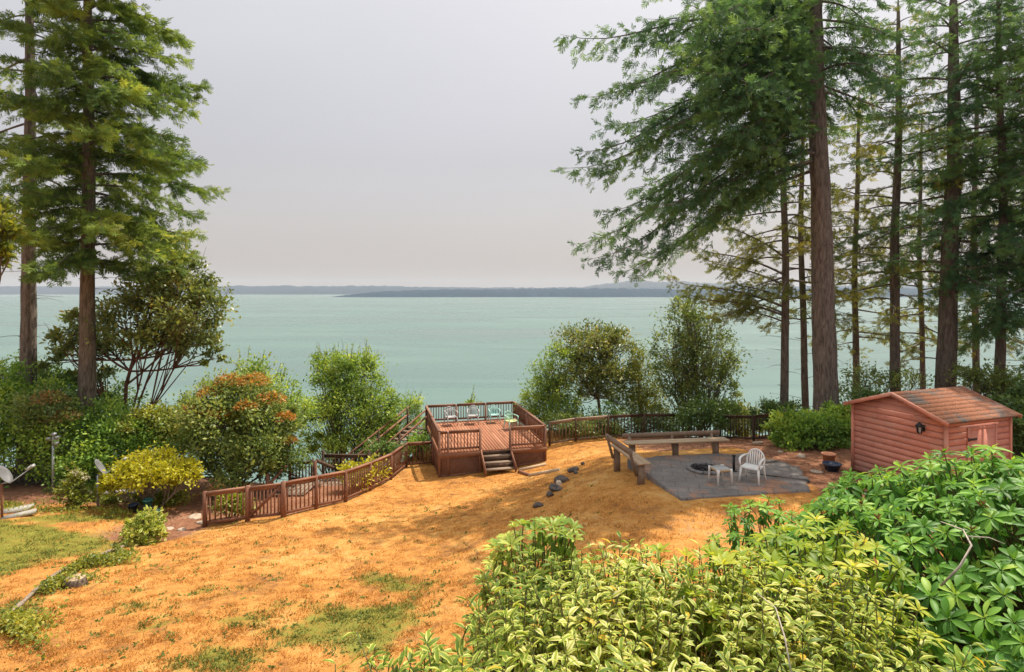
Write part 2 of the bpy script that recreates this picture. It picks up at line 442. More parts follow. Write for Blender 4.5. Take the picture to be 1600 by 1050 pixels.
hum = ramp(n, [(.3, (.022, .016, .011)), (.7, (.085, .055, .036))]); l.new(t3.outputs[0], hum.inputs[0])       # dark leaf mould under the shrubs
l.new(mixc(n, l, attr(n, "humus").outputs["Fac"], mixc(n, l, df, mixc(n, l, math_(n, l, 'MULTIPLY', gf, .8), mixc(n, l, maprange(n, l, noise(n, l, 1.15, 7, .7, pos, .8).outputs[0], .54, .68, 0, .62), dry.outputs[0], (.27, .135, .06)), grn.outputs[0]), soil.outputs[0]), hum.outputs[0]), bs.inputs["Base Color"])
bs.inputs["Roughness"].default_value = .95; bs.inputs["Specular IOR Level"].default_value = .1
bump(n, l, math_(n, l, 'ADD', t2.outputs[0], t3.outputs[0]), .8, .06, bs)
M['ground'] = m
go = single('ground', mb, m, (0, 0, 0), kind='structure', smooth=True)
for nm, fn in (('green', green_mask), ('dirt', dirt_mask), ('humus', humus_mask)):
    a_ = go.data.attributes.new(nm, 'FLOAT', 'POINT'); a_.data.foreach_set("value", fn(GX.ravel(), GY.ravel()).astype(np.float32))

# ------------------------------------------------------------------ water, far shores, haze
m, n, l, bs = newmat('sea_water')
v = stretch(n, l, (.0025, .009, 1)); w1 = noise(n, l, 1.0, 5, .55, v, 1.2)
v2 = stretch(n, l, (.5, .9, 1)); w2 = noise(n, l, 1.0, 4, .6, v2)
cr = ramp(n, [(.36, (.07, .15, .128)), (.5, (.10, .18, .157)), (.64, (.135, .21, .188))]); l.new(w1.outputs[0], cr.inputs[0])
l.new(cr.outputs[0], bs.inputs["Base Color"])
l.new(maprange(n, l, w1.outputs[0], .35, .65, .18, .42), bs.inputs["Roughness"])
bs.inputs["IOR"].default_value = 1.33; bs.inputs["Specular IOR Level"].default_value = .42
bump(n, l, w2.outputs[0], .09, .2, bs)
M['water'] = m
mb = MB(); xs = np.linspace(-11000, 11000, 23); ys = np.concatenate([[40, 120, 300, 700], np.linspace(1500, 11500, 11)])
WX, WY = np.meshgrid(xs, ys, indexing='ij'); a, b = WX.shape
ii, jj = np.meshgrid(np.arange(a - 1), np.arange(b - 1), indexing='ij')
mb.add(np.stack([WX, WY, WX * 0], -1), np.stack([ii * b + jj, (ii + 1) * b + jj, (ii + 1) * b + jj + 1, ii * b + jj + 1], -1).reshape(-1, 4))
single('water', mb, m, (0, 0, 0), kind='structure')

def hills(name, px0, px1, dist, deep, top, seed, mat, taper=0.0, rough=.2):
    """a wooded far shore: a real ridge with depth, `top` metres high"""
    rs = R(seed); x0, x1 = (px0 - 800) / FPX * dist, (px1 - 800) / FPX * dist
    nu, nv = 420, 14
    u = np.linspace(0, 1, nu); x = x0 + (x1 - x0) * u
    prof = top * (.62 + .5 * fbm(u * 6 + seed, u * 0 + seed, 4)) * (1 + rough * (fbm(u * 90, u * 0 + 3, 3) - .5))
    if taper: prof = prof * np.clip(u / taper, 0, 1) ** .45
    vv = np.linspace(0, 1, nv)
    shape = np.sin(np.clip(vv * 1.0, 0, 1) * PI) ** .6
    V = np.zeros((nu, nv, 3))
    V[..., 0] = x[:, None]; V[..., 1] = dist + deep * vv[None] + (fbm(u * 12 + 5, u * 0 + seed)[:, None] - .5) * deep * .25
    V[..., 2] = prof[:, None] * shape[None] * (1 + .12 * rs.uniform(-1, 1, (nu, nv))) - 1.5
    ii, jj = np.meshgrid(np.arange(nu - 1), np.arange(nv - 1), indexing='ij')
    mb = MB(); mb.add(V, np.stack([ii * nv + jj, (ii + 1) * nv + jj, (ii + 1) * nv + jj + 1, ii * nv + jj + 1], -1).reshape(-1, 4))
    return single(name, mb, mat, ((x0 + x1) / 2, dist, 0), kind='structure', smooth=False)
M['far'] = plain('wooded_far_shore', (.008, .036, .065), .95, .35, .02, spec=.05)  # blue of the distant haze mixed into the woodland colour
hills('headland', 508, 1900, 4300, 1400, 72, 3, M['far'], taper=.16)
hills('far_hills', -300, 1900, 7900, 1500, 128, 8, M['far'])
hills('mountains', 900, 1180, 9900, 1200, 245, 12, M['far'], taper=.4, rough=.05)
hz = MB(); hz.box((0, 5450, 135), (22400, 12700, 276))
m = bpy.data.materials.new('smoke_haze'); m.use_nodes = True; n, l = m.node_tree.nodes, m.node_tree.links
n.remove(n["Principled BSDF"])
pv = n.new("ShaderNodeVolumePrincipled"); pv.inputs["Color"].default_value = (.84, .92, 1.0, 1)
pv.inputs["Density"].default_value = 0.62e-4; pv.inputs["Anisotropy"].default_value = .1
l.new(pv.outputs[0], n["Material Output"].inputs["Volume"])
hzo = single('haze', hz, m, (0, 0, 0), kind='stuff')
# ------------------------------------------------------------------ timber railings
def railing(t, p0, p1, hgt, mat, lift=.08, gap=.125, bal=.038, cap=(.11, .045), post_every=None, name='railing'):
    """one railing bay: cap rail and bottom rail, its balusters as sub-parts. p0, p1 on the floor line"""
    p0, p1 = np.asarray(p0, float), np.asarray(p1, float)
    mb = MB()
    up = np.array((0, 0, 1.))
    mb.beam(p0 + up * (hgt - cap[1] / 2), p1 + up * (hgt - cap[1] / 2), cap[0], cap[1], .75)
    mb.beam(p0 + up * (hgt - cap[1] - .043), p1 + up * (hgt - cap[1] - .043), .04, .09, .4)
    r = t.part(name, mb, mat)
    mb = MB(); mb.beam(p0 + up * (lift + .03), p1 + up * (lift + .03), .045, .085, .3); t.part('bottom_rail', mb, mat, under=r)
    L = np.linalg.norm((p1 - p0)[:2]); nb = max(2, int(L / gap))
    h = hgt - cap[1] - lift - .04
    first = None
    for k in range(nb):
        f = (k + .5) / nb
        p = p0 + (p1 - p0) * f
        if first is None:
            b = MB(); b.box(p + up * (lift + .03 + h / 2), (bal, bal, h))
            first = t.part('baluster', b, mat, under=r); pf = p
        else:
            t.repeat(first, p - pf, under=r)
    return r
def post(t, p, hgt, mat, w=.09, below=.15, name='post', top=True):
    mb = MB(); p = np.asarray(p, float)
    mb.box(p + (0, 0, (hgt - below) / 2), (w, w, hgt + below), rnd=.3)
    return t.part(name, mb, mat)

# ------------------------------------------------------------------ viewing deck
A = math.radians(14)
DO = np.array((-3.07, 24.0, EYE - 6.75)); DU = np.array((math.cos(A), math.sin(A), 0)); DV = np.array((-math.sin(A), math.cos(A), 0)); DZ = np.array((0, 0, 1.))
DW, DD, RH = 4.72, 5.75, .90
def dk(u, v, z=0): return DO + DU * u + DV * v + DZ * z
t = Thing('viewing_deck', 'raised red-brown timber deck with railings, lattice skirt and front steps', 'deck', gp(*(dk(DW / 2, DD / 2)[:2])))
rs = R(2)
mb = MB(); w = .135; k = 0
while k * w < DW - .05:
    u = k * w + w / 2
    cuts = [0, DD] if k % 3 else [0, rs.uniform(1.5, 4), DD]
    for c0, c1 in zip(cuts[:-1], cuts[1:]):
        mb.box(dk(u, (c0 + c1) / 2 , -.02 + rs.uniform(0, .004)), (w - .013, c1 - c0 - .006, .04), DU, DV, DZ, rs.uniform(0, 1) if rs.rand() > .12 else 1.6)
    k += 1
t.part('floor', mb, M['floorwood'])
mb = MB()
for (a, b) in ((dk(0, .02, -.13), dk(DW, .02, -.13)), (dk(0, DD - .02, -.13), dk(DW, DD - .02, -.13)), (dk(.02, 0.05, -.13), dk(.02, DD - .05, -.13)), (dk(DW - .02, .05, -.13), dk(DW - .02, DD - .05, -.13))):
    mb.beam(a, b, .045, .18, .3)
for k in range(1, 10): mb.beam(dk(DW * k / 10, .06, -.14), dk(DW * k / 10, DD - .06, -.14), .04, .16, .2)
t.part('frame', mb, M['deckwood'])
for (u, v) in ((0.05, .05), (.42, .05), (1.78, .05), (3.1, .05), (DW - .05, .05), (.05, 2.9), (.05, DD - .05), (1.6, DD - .05), (3.15, DD - .05), (DW - .05, DD - .05), (DW - .05, 2.9)):
    p = dk(u, v); z0 = gz(p[0], p[1]) - .3
    mb = MB(); mb.box((p[0], p[1], (z0 + p[2] + RH - .05) / 2), (.1, .1, p[2] + RH - .05 - z0), DU, DV, DZ, .3)
    t.part('post', mb, M['deckwood'])
for a, b in (((.1, .05), (.37, .05)), ((.47, .05), (1.73, .05)), ((3.15, .05), (DW - .1, .05)), ((.05, DD - .1), (.05, 2.95)), ((.05, 2.85), (.05, .1)), ((DW - .05, .1), (DW - .05, 2.85)), ((DW - .05, 2.95), (DW - .05, DD - .1)),
             ((.1, DD - .05), (1.55, DD - .05)), ((1.65, DD - .05), (3.1, DD - .05)), ((3.2, DD - .05), (DW - .1, DD - .05))):
    railing(t, dk(*a), dk(*b), RH, M['deckwood'], lift=.1, gap=.13)
def lattice(t, p0, p1, z1, mat):
    """crossed diagonal laths filling a skirt bay down to the sloping ground"""
    p0, p1 = np.asarray(p0, float), np.asarray(p1, float); L = np.linalg.norm((p1 - p0)[:2]); X = (p1 - p0) / L
    Y = np.cross((0, 0, 1), X)
    zg = lambda s: min(gz(*(p0 + X * s)[:2]), z1 - .2) - .03
    mb = MB(); H = z1 - min(zg(0), zg(L)); st = .105
    for sgn in (1, -1):
        s = -H if sgn > 0 else 0.
        while s < (L if sgn > 0 else L + H):
            # lath s + sgn*(z1 - z)
            pts = []
            for kk in np.linspace(0, H, 25):
                q = s + kk if sgn > 0 else s - kk
                if -.001 <= q <= L + .001 and z1 - kk >= zg(min(max(q, 0), L)): pts.append((q, z1 - kk))
            if len(pts) > 1:
                a = p0 + X * pts[0][0]; b = p0 + X * pts[-1][0]
                o = Y * (.008 * sgn)
                mb.beam((a[0] + o[0], a[1] + o[1], pts[0][1]), (b[0] + o[0], b[1] + o[1], pts[-1][1]), .012, .036, rs.uniform(0, .6), up=X)
            s += st
    mb.beam((*p0[:2], z1 - .02), (*p1[:2], z1 - .02), .03, .05, .3)
    mb.beam((p0[0], p0[1], zg(0) + .06), (p1[0], p1[1], zg(L) + .06), .03, .08, .3)
    return t.part('lattice_panel', mb, mat)
zsk = DO[2] - .225
lattice(t, dk(.1, .05), dk(1.73, .05), zsk, M['deckwood'])
lattice(t, dk(3.15, .05), dk(DW - .1, .05), zsk, M['deckwood'])
lattice(t, dk(.05, 2.85), dk(.05, .1), zsk, M['deckwood'])
lattice(t, dk(DW - .05, .1), dk(DW - .05, 2.85), zsk, M['deckwood'])
# dark board added mid crawl space, standing in for shade behind the lattice
mb = MB(); mb.beam(dk(.1, 2.9, -.7), dk(DW - .1, 2.9, -.7), .03, .9, .2); t.part('shade_board', mb, M['darkwood'])
# front steps
st = MB(); nst = 3; run, zf = .30, DO[2]
sroot = None
for u in (1.80, 3.08):
    a = dk(u, -.02, -.06); b = dk(u, -1.08, 0); b[2] = gz(b[0], b[1]) + .1
    s_ = MB(); s_.beam(a, b, .05, .26, .6)
    o = t.part('stringer', s_, M['fencewood'])
bz = gz(*dk(2.4, -1.05)[:2])
for k in range(3):
    s_ = MB(); z = zf - (zf - bz) * (k + 1) / 4 - .0
    s_.box(dk(2.44, -.02 - .3 * (k + .55), z - zf - .02), (1.22, .29, .04), DU, DV, DZ, .8)
    t.part('tread', s_, M['oldwood'])
    s_ = MB(); s_.box(dk(2.44, -.02 - .3 * (k + .08), z - zf + .07), (1.22, .02, .15), DU, DV, DZ, .1)
    t.part('riser', s_, M['darkwood'])  # risers in darker timber than treads: their shade put into the colour

# ------------------------------------------------------------------ sloping stair from the deck down the bank, and landings
BS = Thing('beach_staircase', 'sloping timber staircase with double handrails dropping from the left of the deck', 'staircase', gp(-5.9, 26))
s0, s1 = np.array((-4.75, 29.2, EYE - 6.85)), np.array((-6.6, 23.9, EYE - 8.0))
sd = unit(s1 - s0); sl = np.array((-sd[1], sd[0], 0)); sl = unit(sl) * .55
for sg in (-1, 1):
    mb = MB(); mb.beam(s0 + sl * sg - DZ * .1, s1 + sl * sg - DZ * .1, .05, .26, .3); BS.part('stringer', mb, M['darkwood'])
    for nm, hh, ww in (('handrail', .95, .07), ('middle_rail', .6, .09)):
        mb = MB(); mb.beam(s0 + sl * sg + DZ * hh, s1 + sl * sg + DZ * hh, .05, ww, .5); BS.part(nm, mb, M['fencewood'])
    for f in (.02, .5, .98):
        p = s0 + (s1 - s0) * f + sl * sg
        mb = MB(); mb.box(p + DZ * .1, (.09, .09, 1.7), rnd=.3); BS.part('post', mb, M['darkwood'])
mb0 = None
for k in range(13):
    p = s0 + (s1 - s0) * (k + .5) / 13
    if mb0 is None:
        mb = MB(); Y = unit(np.array((sd[0], sd[1], 0))); mb.box(p, (1.1, .28, .04), unit(sl), Y, DZ, .5); mb0 = BS.part('tread', mb, M['oldwood']); p00 = p
    else: BS.repeat(mb0, p - p00)
LD = Thing('stair_landing', 'dark weathered stair landing with baluster rails on the bank behind the garden fence', 'landing', gp(-7.0, 23.2))
zl = max(gz(x_, y_) for x_ in (-7.8, -6.) for y_ in (22.7, 23.3, 23.9)) - .12
mb = MB()
for k in range(12): mb.box((-7.75 + .15 * k, 23.3, zl), (.14, 1.3, .04), rnd=R(k).uniform(0, 1))
LD.part('floor', mb, M['oldwood'])
for p in ((-7.85, 22.65), (-7.85, 23.95), (-5.95, 23.95)):
    mb = MB(); mb.box((p[0], p[1], zl + .1), (.1, .1, 2.1), rnd=.3); LD.part('post', mb, M['darkwood'])
railing(LD, (-7.8, 23.95, zl), (-6.0, 23.95, zl), 1.0, M['darkwood'])
GS = Thing('garden_stairs', 'timber stairs with red sloped handrail just beyond the gate', 'stairs', gp(-8.3, 22))
zs = max(gz(x_, y_) for x_ in (-8.7, -7.7) for y_ in (21.2, 22, 22.7)) + .05
mb = MB()
for k in range(8): mb.box((-8.75 + .15 * k, 21.9, zs), (.14, 1.5, .04), rnd=R(k + 40).uniform(0, 1))
GS.part('landing', mb, M['oldwood'])
for p in ((-8.75, 22.7), (-7.75, 22.7), (-8.95, 21.1)):
    mb = MB(); mb.box((p[0], p[1], zs - .05), (.1, .1, 1.7), rnd=.3); GS.part('post', mb, M['fencewood'])
railing(GS, (-8.7, 22.7, zs), (-7.8, 22.7, zs), .8, M['darkwood'], name='back_railing')
mb = MB(); mb.beam((-8.72, 22.6, zs + .8), (-8.98, 20.8, zs + .3), .09, .07, .8); GS.part('handrail', mb, M['fencewood'])
mb = MB(); mb.beam((-7.72, 22.75, zs + .8), (-7.1, 24.4, zs - .2), .09, .12, .3); GS.part('handrail', mb, M['darkwood'])
for k in range(5):
    mb = MB(); mb.box((-7.95 + .10 * k, 22.85 + .28 * k, zs - .1 - .17 * k), (1.0, .28, .04), unit((.92, -.39, 0)), unit((.39, .92, 0)), DZ, .5); GS.part('tread', mb, M['oldwood'])

# ------------------------------------------------------------------ garden fence with gate, rear fence
FH = 1.08
FP = [(-9.49, 17.8), (-8.21, 17.9), (-7.02, 17.7), (-5.72, 19.8), (-4.96, 23.6), (-4.69, 25.6), (-3.60, 26.2)]
GF = Thing('garden_fence', 'red-brown baluster fence with gate curving from the lawn to the deck', 'fence', gp(-6.5, 18.5))
for i, p in enumerate(FP):
    post(GF, gp(*p), FH + .02, M['fencewood'], .1 if i not in (1, 2) else .12)
for i in (0, 2, 3, 4, 5):
    a, b = np.array(FP[i]), np.array(FP[i + 1]); e = unit(b - a) * .06
    parts_n = 2 if i in (2, 3) else 1
    for j in range(parts_n):
        p0 = a + (b - a) * j / parts_n; p1 = a + (b - a) * (j + 1) / parts_n
        if j: post(GF, gp(*p0), FH, M['fencewood'], .1)
        railing(GF, gp(*(p0 + e)), gp(*(p1 - e)), FH, M['fencewood'], lift=.1, gap=.15, bal=.036, cap=(.13, .05))
# gate: frame, diagonal brace, balusters, latch
a, b = np.array(FP[1]), np.array(FP[2]); e = unit(b - a) * .09
g0, g1 = gp(*(a + e)), gp(*(b - e))
mb = MB(); z3 = np.array((0, 0, 1.))
for hh in (.13, .98): mb.beam(g0 + z3 * hh, g1 + z3 * hh, .05, .09, .5)
for p in (g0, g1): mb.box(p + z3 * .56, (.07, .05, .9), rnd=.5)
mb.beam(g0 + z3 * (.98 + .06), g1 + z3 * (.98 + .06), .11, .04, .8)
gate = GF.part('gate', mb, M['fencewood'])
mb = MB(); mb.beam(g0 + z3 * .16 + (0, -.03, 0), g1 + z3 * .95 + (0, -.03, 0), .03, .09, .3); GF.part('brace', mb, M['fencewood'], under=gate)
first = None
for k in range(8):
    p = g0 + (g1 - g0) * (k + .7) / 8.4
    if first is None:
        mb = MB(); mb.box(p + z3 * .56, (.034, .034, .8)); first = GF.part('baluster', mb, M['fencewood'], under=gate); pf = p
    else: GF.repeat(first, p - pf, under=gate)
mb = MB(); mb.box(g1 + z3 * .8 + (-.05, -.06, 0), (.12, .03, .05)); GF.part('latch', mb, M['black'], under=gate)

RF = Thing('rear_fence', 'long dark baluster fence along the bluff behind the benches', 'fence', gp(5, 27.5))
RP = [(1.75, 26.9), (3.0, 27.1), (4.6, 27.5), (6.4, 27.9), (8.3, 28.0), (9.6, 26.6), (10.4, 24.8), (11.0, 23.2)]
for i, p in enumerate(RP):
    post(RF, gp(*p), 1.12, M['darkwood'], .1)
    if i < len(RP) - 1:
        a, b = np.array(RP[i]), np.array(RP[i + 1]); e = unit(b - a) * .06
        railing(RF, gp(*(a + e)), gp(*(b - e)), 1.1, M['darkwood' if i > 1 else 'oldwood'], gap=.16, bal=.036, cap=(.12, .05))

# ------------------------------------------------------------------ patio, fire pit, benches
zp = EYE - 5.3
mb = MB()
rs = R(11)
PC = np.array([(4.26, 14.55), (7.9, 15.2), (8.6, 17.2), (7.6, 18.7), (3.55, 18.1)])
c = PC.mean(0)
N = 64; ring = []
for k in range(N):
    f = k / N * len(PC); i = int(f); p = PC[i] * (1 - (f - i)) + PC[(i + 1) % len(PC)] * (f - i)
    if i in (1, 2, 3): p = p + rs.uniform(-.12, .12, 2)
    ring.append(p)
V = []
for s_, zz in ((0, .07), (.5, .07), (.97, .07), (1, .055), (1, -.3)):
    for p in ring:
        qq = c + (p - c) * s_; V.append((qq[0], qq[1], zp + zz))
Q = [[i * N + k, i * N + (k + 1) % N, (i + 1) * N + (k + 1) % N, (i + 1) * N + k] for i in range(4) for k in range(N)]
mb.add(V, Q)
m, n, l, bs = newmat('dark_patio_slab')
pos = n.new("ShaderNodeNewGeometry").outputs["Position"]
t1, t2 = noise(n, l, 1.1, 5, .65, pos), noise(n, l, 16, 4, .7, pos)
r_ = ramp(n, [(.35, (.125, .112, .104)), (.55, (.20, .18, .165)), (.7, (.28, .25, .225))]); l.new(math_(n, l, 'ADD', math_(n, l, 'MULTIPLY', t1.outputs[0], .65), math_(n, l, 'MULTIPLY', t2.outputs[0], .35)), r_.inputs[0])
t3 = noise(n, l, .8, 5, .75, pos, .4)
l.new(mixc(n, l, maprange(n, l, t3.outputs[0], .50, .64, 0, .85), r_.outputs[0], (.40, .19, .10)), bs.inputs["Base Color"])
bs.inputs["Roughness"].default_value = .9
bk = n.new("ShaderNodeTexBrick"); bk.inputs["Scale"].default_value = 1.; bk.inputs["Brick Width"].default_value = .62; bk.inputs["Row Height"].default_value = .41; bk.inputs["Mortar Size"].default_value = .012; bk.inputs["Mortar Smooth"].default_value = .4
mp = n.new("ShaderNodeMapping"); mp.inputs["Rotation"].default_value = (0, 0, .2); l.new(pos, mp.inputs[0]); l.new(mp.outputs[0], bk.inputs[0])
l.new(mixc(n, l, math_(n, l, 'MULTIPLY', bk.outputs["Fac"], .6), bs.inputs["Base Color"].links[0].from_socket, (.07, .055, .042)), bs.inputs["Base Color"])
bump(n, l, math_(n, l, 'SUBTRACT', t2.outputs[0], bk.outputs["Fac"]), .5, .02, bs)
single('patio', mb, m, (c[0], c[1], zp), kind='structure')
ZP = zp + .07
FPT = Thing('fire_pit', 'round sunken fire pit ringed with stones on the dark patio', 'fire pit', (5.67, 16.9, ZP))
mb = MB(); rs = R(4)
for k in range(14):
    a_ = k / 14 * 2 * PI; p = np.array((5.67 + .47 * math.cos(a_), 16.9 + .47 * math.sin(a_), ZP + .03))
    T_ = np.array((-math.sin(a_), math.cos(a_), 0)); mb.box(p, (.19, .12, .08 + rs.uniform(-.02, .02)), T_, np.cross((0, 0, 1), T_), (0, 0, 1), rs.rand())
FPT.part('stone_ring', mb, M['ring'])
mb = MB(); prof = [(0.001, .05), (.15, .06), (.3, .03), (.46, .012)]; mb.lathe(prof[::-1], (5.67, 16.9, ZP), 22)
for k in range(16):
    a_, r_ = rs.uniform(0, 2 * PI), rs.uniform(.05, .35); p = np.array((5.67 + r_ * math.cos(a_), 16.9 + r_ * math.sin(a_), ZP + .07)); dd = rdir(rs, 1)[0] * .13; dd[2] *= .2
    mb.tube([p - dd, p + dd], [.03, .02], 6)
FPT.part('ash_bed', mb, M['ash'])

def bench(label, s0, s1, off, legs, board_h):
    """plank seat on stout posts with a plank back"""
    s0, s1 = np.array((*s0, ZP - .02)), np.array((*s1, ZP - .02))
    T = Thing('park_bench', label, 'bench', ((s0 + s1) / 2), 'plank benches round the fire pit')
    X = unit(s1 - s0); Y = np.array((-X[1], X[0], 0)) * off
    mb = MB()
    for k, o in enumerate((-.16, .04)): mb.box((s0 + s1) / 2 + Y * (o) + z3 * .455, (np.linalg.norm(s1 - s0), .19, .05), X, Y, z3, .3 + .5 * k)
    T.part('seat', mb, M['palewood'])
    mb = MB(); mb.box((s0 + s1) / 2 + Y * .30 + z3 * board_h, (np.linalg.norm(s1 - s0) - .1, .045, .16), X, unit(Y + z3 * .15), unit(z3 - Y * .15), .3); T.part('backrest', mb, M['oldwood'])
    for f in legs:
        p = s0 + (s1 - s0) * f
        g_ = gz(p[0], p[1]) - .1
        mb = MB(); mb.box((p[0], p[1], (g_ + ZP + .40) / 2), (.14, .17, ZP + .40 - g_), X, Y, z3, .3); T.part('leg', mb, M['oldwood'])
        mb = MB(); q0 = p + Y * .13 + z3 * .1; q1 = p + Y * .36 + z3 * (board_h + .02); q1 = p + Y * .335 + z3 * (board_h + .06); mb.beam(q0, q1, .06, .09, .3, up=X); T.part('back_support', mb, M['oldwood'])
    return T
bench('short plank bench with slanted back at the left end of the patio', (3.62, 15.95), (3.2, 18.0), 1, (.06, .9), .76)
bench('long plank bench running along the rear edge of the patio', (3.55, 18.25), (6.95, 18.75), 1, (.08, .5, .9), .58)

# ------------------------------------------------------------------ plastic chairs, side table
def chair(label, base, yaw, mat, group=None, s=1.0, mat2=None, z_legs=True):
    """moulded stacking armchair: splayed legs, scooped seat, round slotted back, looped arms"""
    T = Thing('plastic_chair', label, 'chair', base, group)
    cy, sy = math.cos(yaw), math.sin(yaw); b = np.asarray(base, float)
    P = lambda x, y, z: b + s * np.array((x * cy - y * sy, x * sy + y * cy, z))          # +x is where the sitter looks
    mb = MB(); nu, nv = 9, 9; V = []
    for i in range(nu):
        for j in range(nv):
            u, v = i / (nu - 1) * 2 - 1, j / (nv - 1) * 2 - 1
            V.append(P(.23 * u + .02, .23 * v * (1 + .06 * u), .425 + .012 * u - .018 * (1 - u * u) * (1 - v * v) - .025 * max(0, u - .6)))
    top = np.array(V); bot = top - np.array((0, 0, .018))
    Q = [[i * nv + j, (i + 1) * nv + j, (i + 1) * nv + j + 1, i * nv + j + 1] for i in range(nu - 1) for j in range(nv - 1)]
    mb.add(top, Q); mb.add(bot, [q_[::-1] for q_ in Q])
    rim = [P(.25, y, .405) for y in np.linspace(-.24, .24, 7)]
    mb.tube(rim, .02, 6); mb.tube([P(x, .235, .41) for x in np.linspace(-.2, .25, 5)], .018, 6); mb.tube([P(x, -.235, .41) for x in np.linspace(-.2, .25, 5)], .018, 6)
    T.part('seat', mb, mat2 or mat, smooth=True)
    # back: a rounded frame with vertical slats
    mb = MB(); fr = []
    for a_ in np.linspace(-.15, PI + .15, 15):
        fr.append(P(-.21 - .10 * (.5 + .5 * math.sin(a_)), .235 * math.cos(a_), .52 + .30 * math.sin(a_)))
    fr = [P(-.2, .21, .42)] + fr + [P(-.2, -.21, .42)]
    mb.tube(fr, .024, 7)
    for y in np.linspace(-.15, .15, 6):
        zt = .52 + .30 * math.sqrt(1 - (y / .235) ** 2)
        a0, a1 = P(-.21, y, .42), P(-.21 - .1 * (zt - .42) / .4, y, zt)
        mb.beam(a0, a1, .012, .036, up=unit(P(0, 1, 0) - P(0, 0, 0)))
    T.part('backrest', mb, mat, smooth=False)
    for sg in (-1, 1):
        mb = MB(); mb.tube([P(-.27, .22 * sg, .66), P(-.1, .275 * sg, .655), P(.1, .28 * sg, .645), P(.215, .275 * sg, .62), P(.25, .26 * sg, .55), P(.24, .245 * sg, .42)], [.022, .026, .03, .03, .026, .022], 7)
        T.part('armrest', mb, mat, smooth=True)
        for x0, x1 in ((.23, .30), (-.2, -.27)):
            mb = MB(); mb.tube([P(x0, .225 * sg, .42), P((x0 + x1) / 2, .245 * sg, .2), P(x1, .262 * sg, 0.003)], [.036, .026, .02], 7)
            T.part('leg', mb, mat, smooth=True)
    return T
chair('white plastic armchair on the patio beside the fire pit table', (6.62, 15.85, ZP), math.atan2(-.75, -.65), M['white'], 'moulded plastic chairs')
def side_table(base, yaw):
    T = Thing('side_table', 'small square side table with white legs and tan slatted top', 'table', base)
    cy, sy = math.cos(yaw), math.sin(yaw); b = np.asarray(base, float)
    P = lambda x, y, z: b + np.array((x * cy - y * sy, x * sy + y * cy, z)); X, Y = P(1, 0, 0) - b, P(0, 1, 0) - b
    mb = MB()
    for k in range(6): mb.box(P((k - 2.5) * .068, 0, .43), (.058, .36, .02), X, Y, z3, R(k).rand())
    T.part('table_top', mb, M['greychair'])
    mb = MB()
    for sg in (-1, 1): mb.box(P(.2 * sg, 0, .405), (.03, .42, .06), X, Y, z3); mb.box(P(0, .2 * sg, .405), (.37, .03, .06), X, Y, z3)
    T.part('rim', mb, M['palewood'])
    for sx in (-1, 1):
        for sy_ in (-1, 1):
            mb = MB(); mb.tube([P(.19 * sx, .19 * sy_, .44), P(.2 * sx, .2 * sy_, .34), P(.215 * sx, .215 * sy_, .002)], [.05, .034, .022], 7); T.part('leg', mb, M['white'], smooth=True)
side_table((5.66, 15.65, ZP), .25)
zf = DO[2] + .004
chair('round-backed off-white chair at the left end of the deck back rail', dk(1.2, 4.9) + z3 * .004, -PI / 2 + A + .2, M['greychair'], 'moulded plastic chairs', 1.05)
chair('pale grey plastic chair standing at the middle of the deck back rail', dk(2.35, 4.95) + z3 * .004, -PI / 2 + A - .15, M['greychair'], 'moulded plastic chairs', 1.05)
chair('aqua plastic chair standing against the deck back rail', dk(3.45, 4.95) + z3 * .004, -PI / 2 + A, M['aqua'], 'moulded plastic chairs')
chair('mint chair with a pale yellow-green base alone in mid deck', dk(3.95, 3.35) + z3 * .004, -PI / 2 + A + .3, M['mint'], 'moulded plastic chairs', 1.0, M['lime'])
mb = MB(); b = np.array((6.45, 16.75, ZP)); mb.box(b + (0, 0, .22), (.06, .05, .44)); mb.box(b + (0, 0, .455), (.09, .08, .03)); mb.box(b + (0, 0, .01), (.14, .14, .02))
single('metal_stake', mb, M['black'], b, 'short black metal post standing behind the side table', 'post')

# ------------------------------------------------------------------ shed
SO = np.array((10.98, 14.57)); zsd = EYE - 5.32
sg_ = unit(np.array((10.07, 17.0)) - SO); sr_ = np.array((sg_[1], -sg_[0]))
GX_ = np.array((*sg_, 0)); RX_ = np.array((*sr_, 0)); LG, LR, HE, HP = 2.6, 2.55, 2.02, 2.50
def sh(a, b, z): return np.array((*(SO + sg_ * a + sr_ * b), zsd + z))
T = Thing('garden_shed', 'reddish clapboard garden shed with needle-covered pitched roof', 'shed', (*(SO + sg_ * LG / 2 + sr_ * LR / 2), zsd))
m, n, l, bs = newmat('shed_red_paint')
pos = stretch(n, l, (2, 2, 3)); t1, t2 = noise(n, l, 1.5, 6, .7, pos, .4), noise(n, l, .8, 4, .6, pos)
r_ = ramp(n, [(.3, (.50, .185, .125)), (.5, (.62, .245, .17)), (.7, (.68, .30, .21))]); l.new(t1.outputs[0], r_.inputs[0])
sp = n.new("ShaderNodeSeparateXYZ"); l.new(n.new("ShaderNodeNewGeometry").outputs["Position"], sp.inputs[0])
grime = maprange(n, l, math_(n, l, 'ADD', sp.outputs[2], math_(n, l, 'MULTIPLY', t2.outputs[0], .6)), zsd + .35, zsd + .95, .65, 0)
l.new(mixc(n, l, grime, mixc(n, l, maprange(n, l, t2.outputs[0], .52, .72, 0, .45), r_.outputs[0], (.56, .36, .29)), (.20, .11, .075)), bs.inputs["Base Color"])
bs.inputs["Roughness"].default_value = .8; bump(n, l, t1.outputs[0], .25, .01, bs); M['shed'] = m
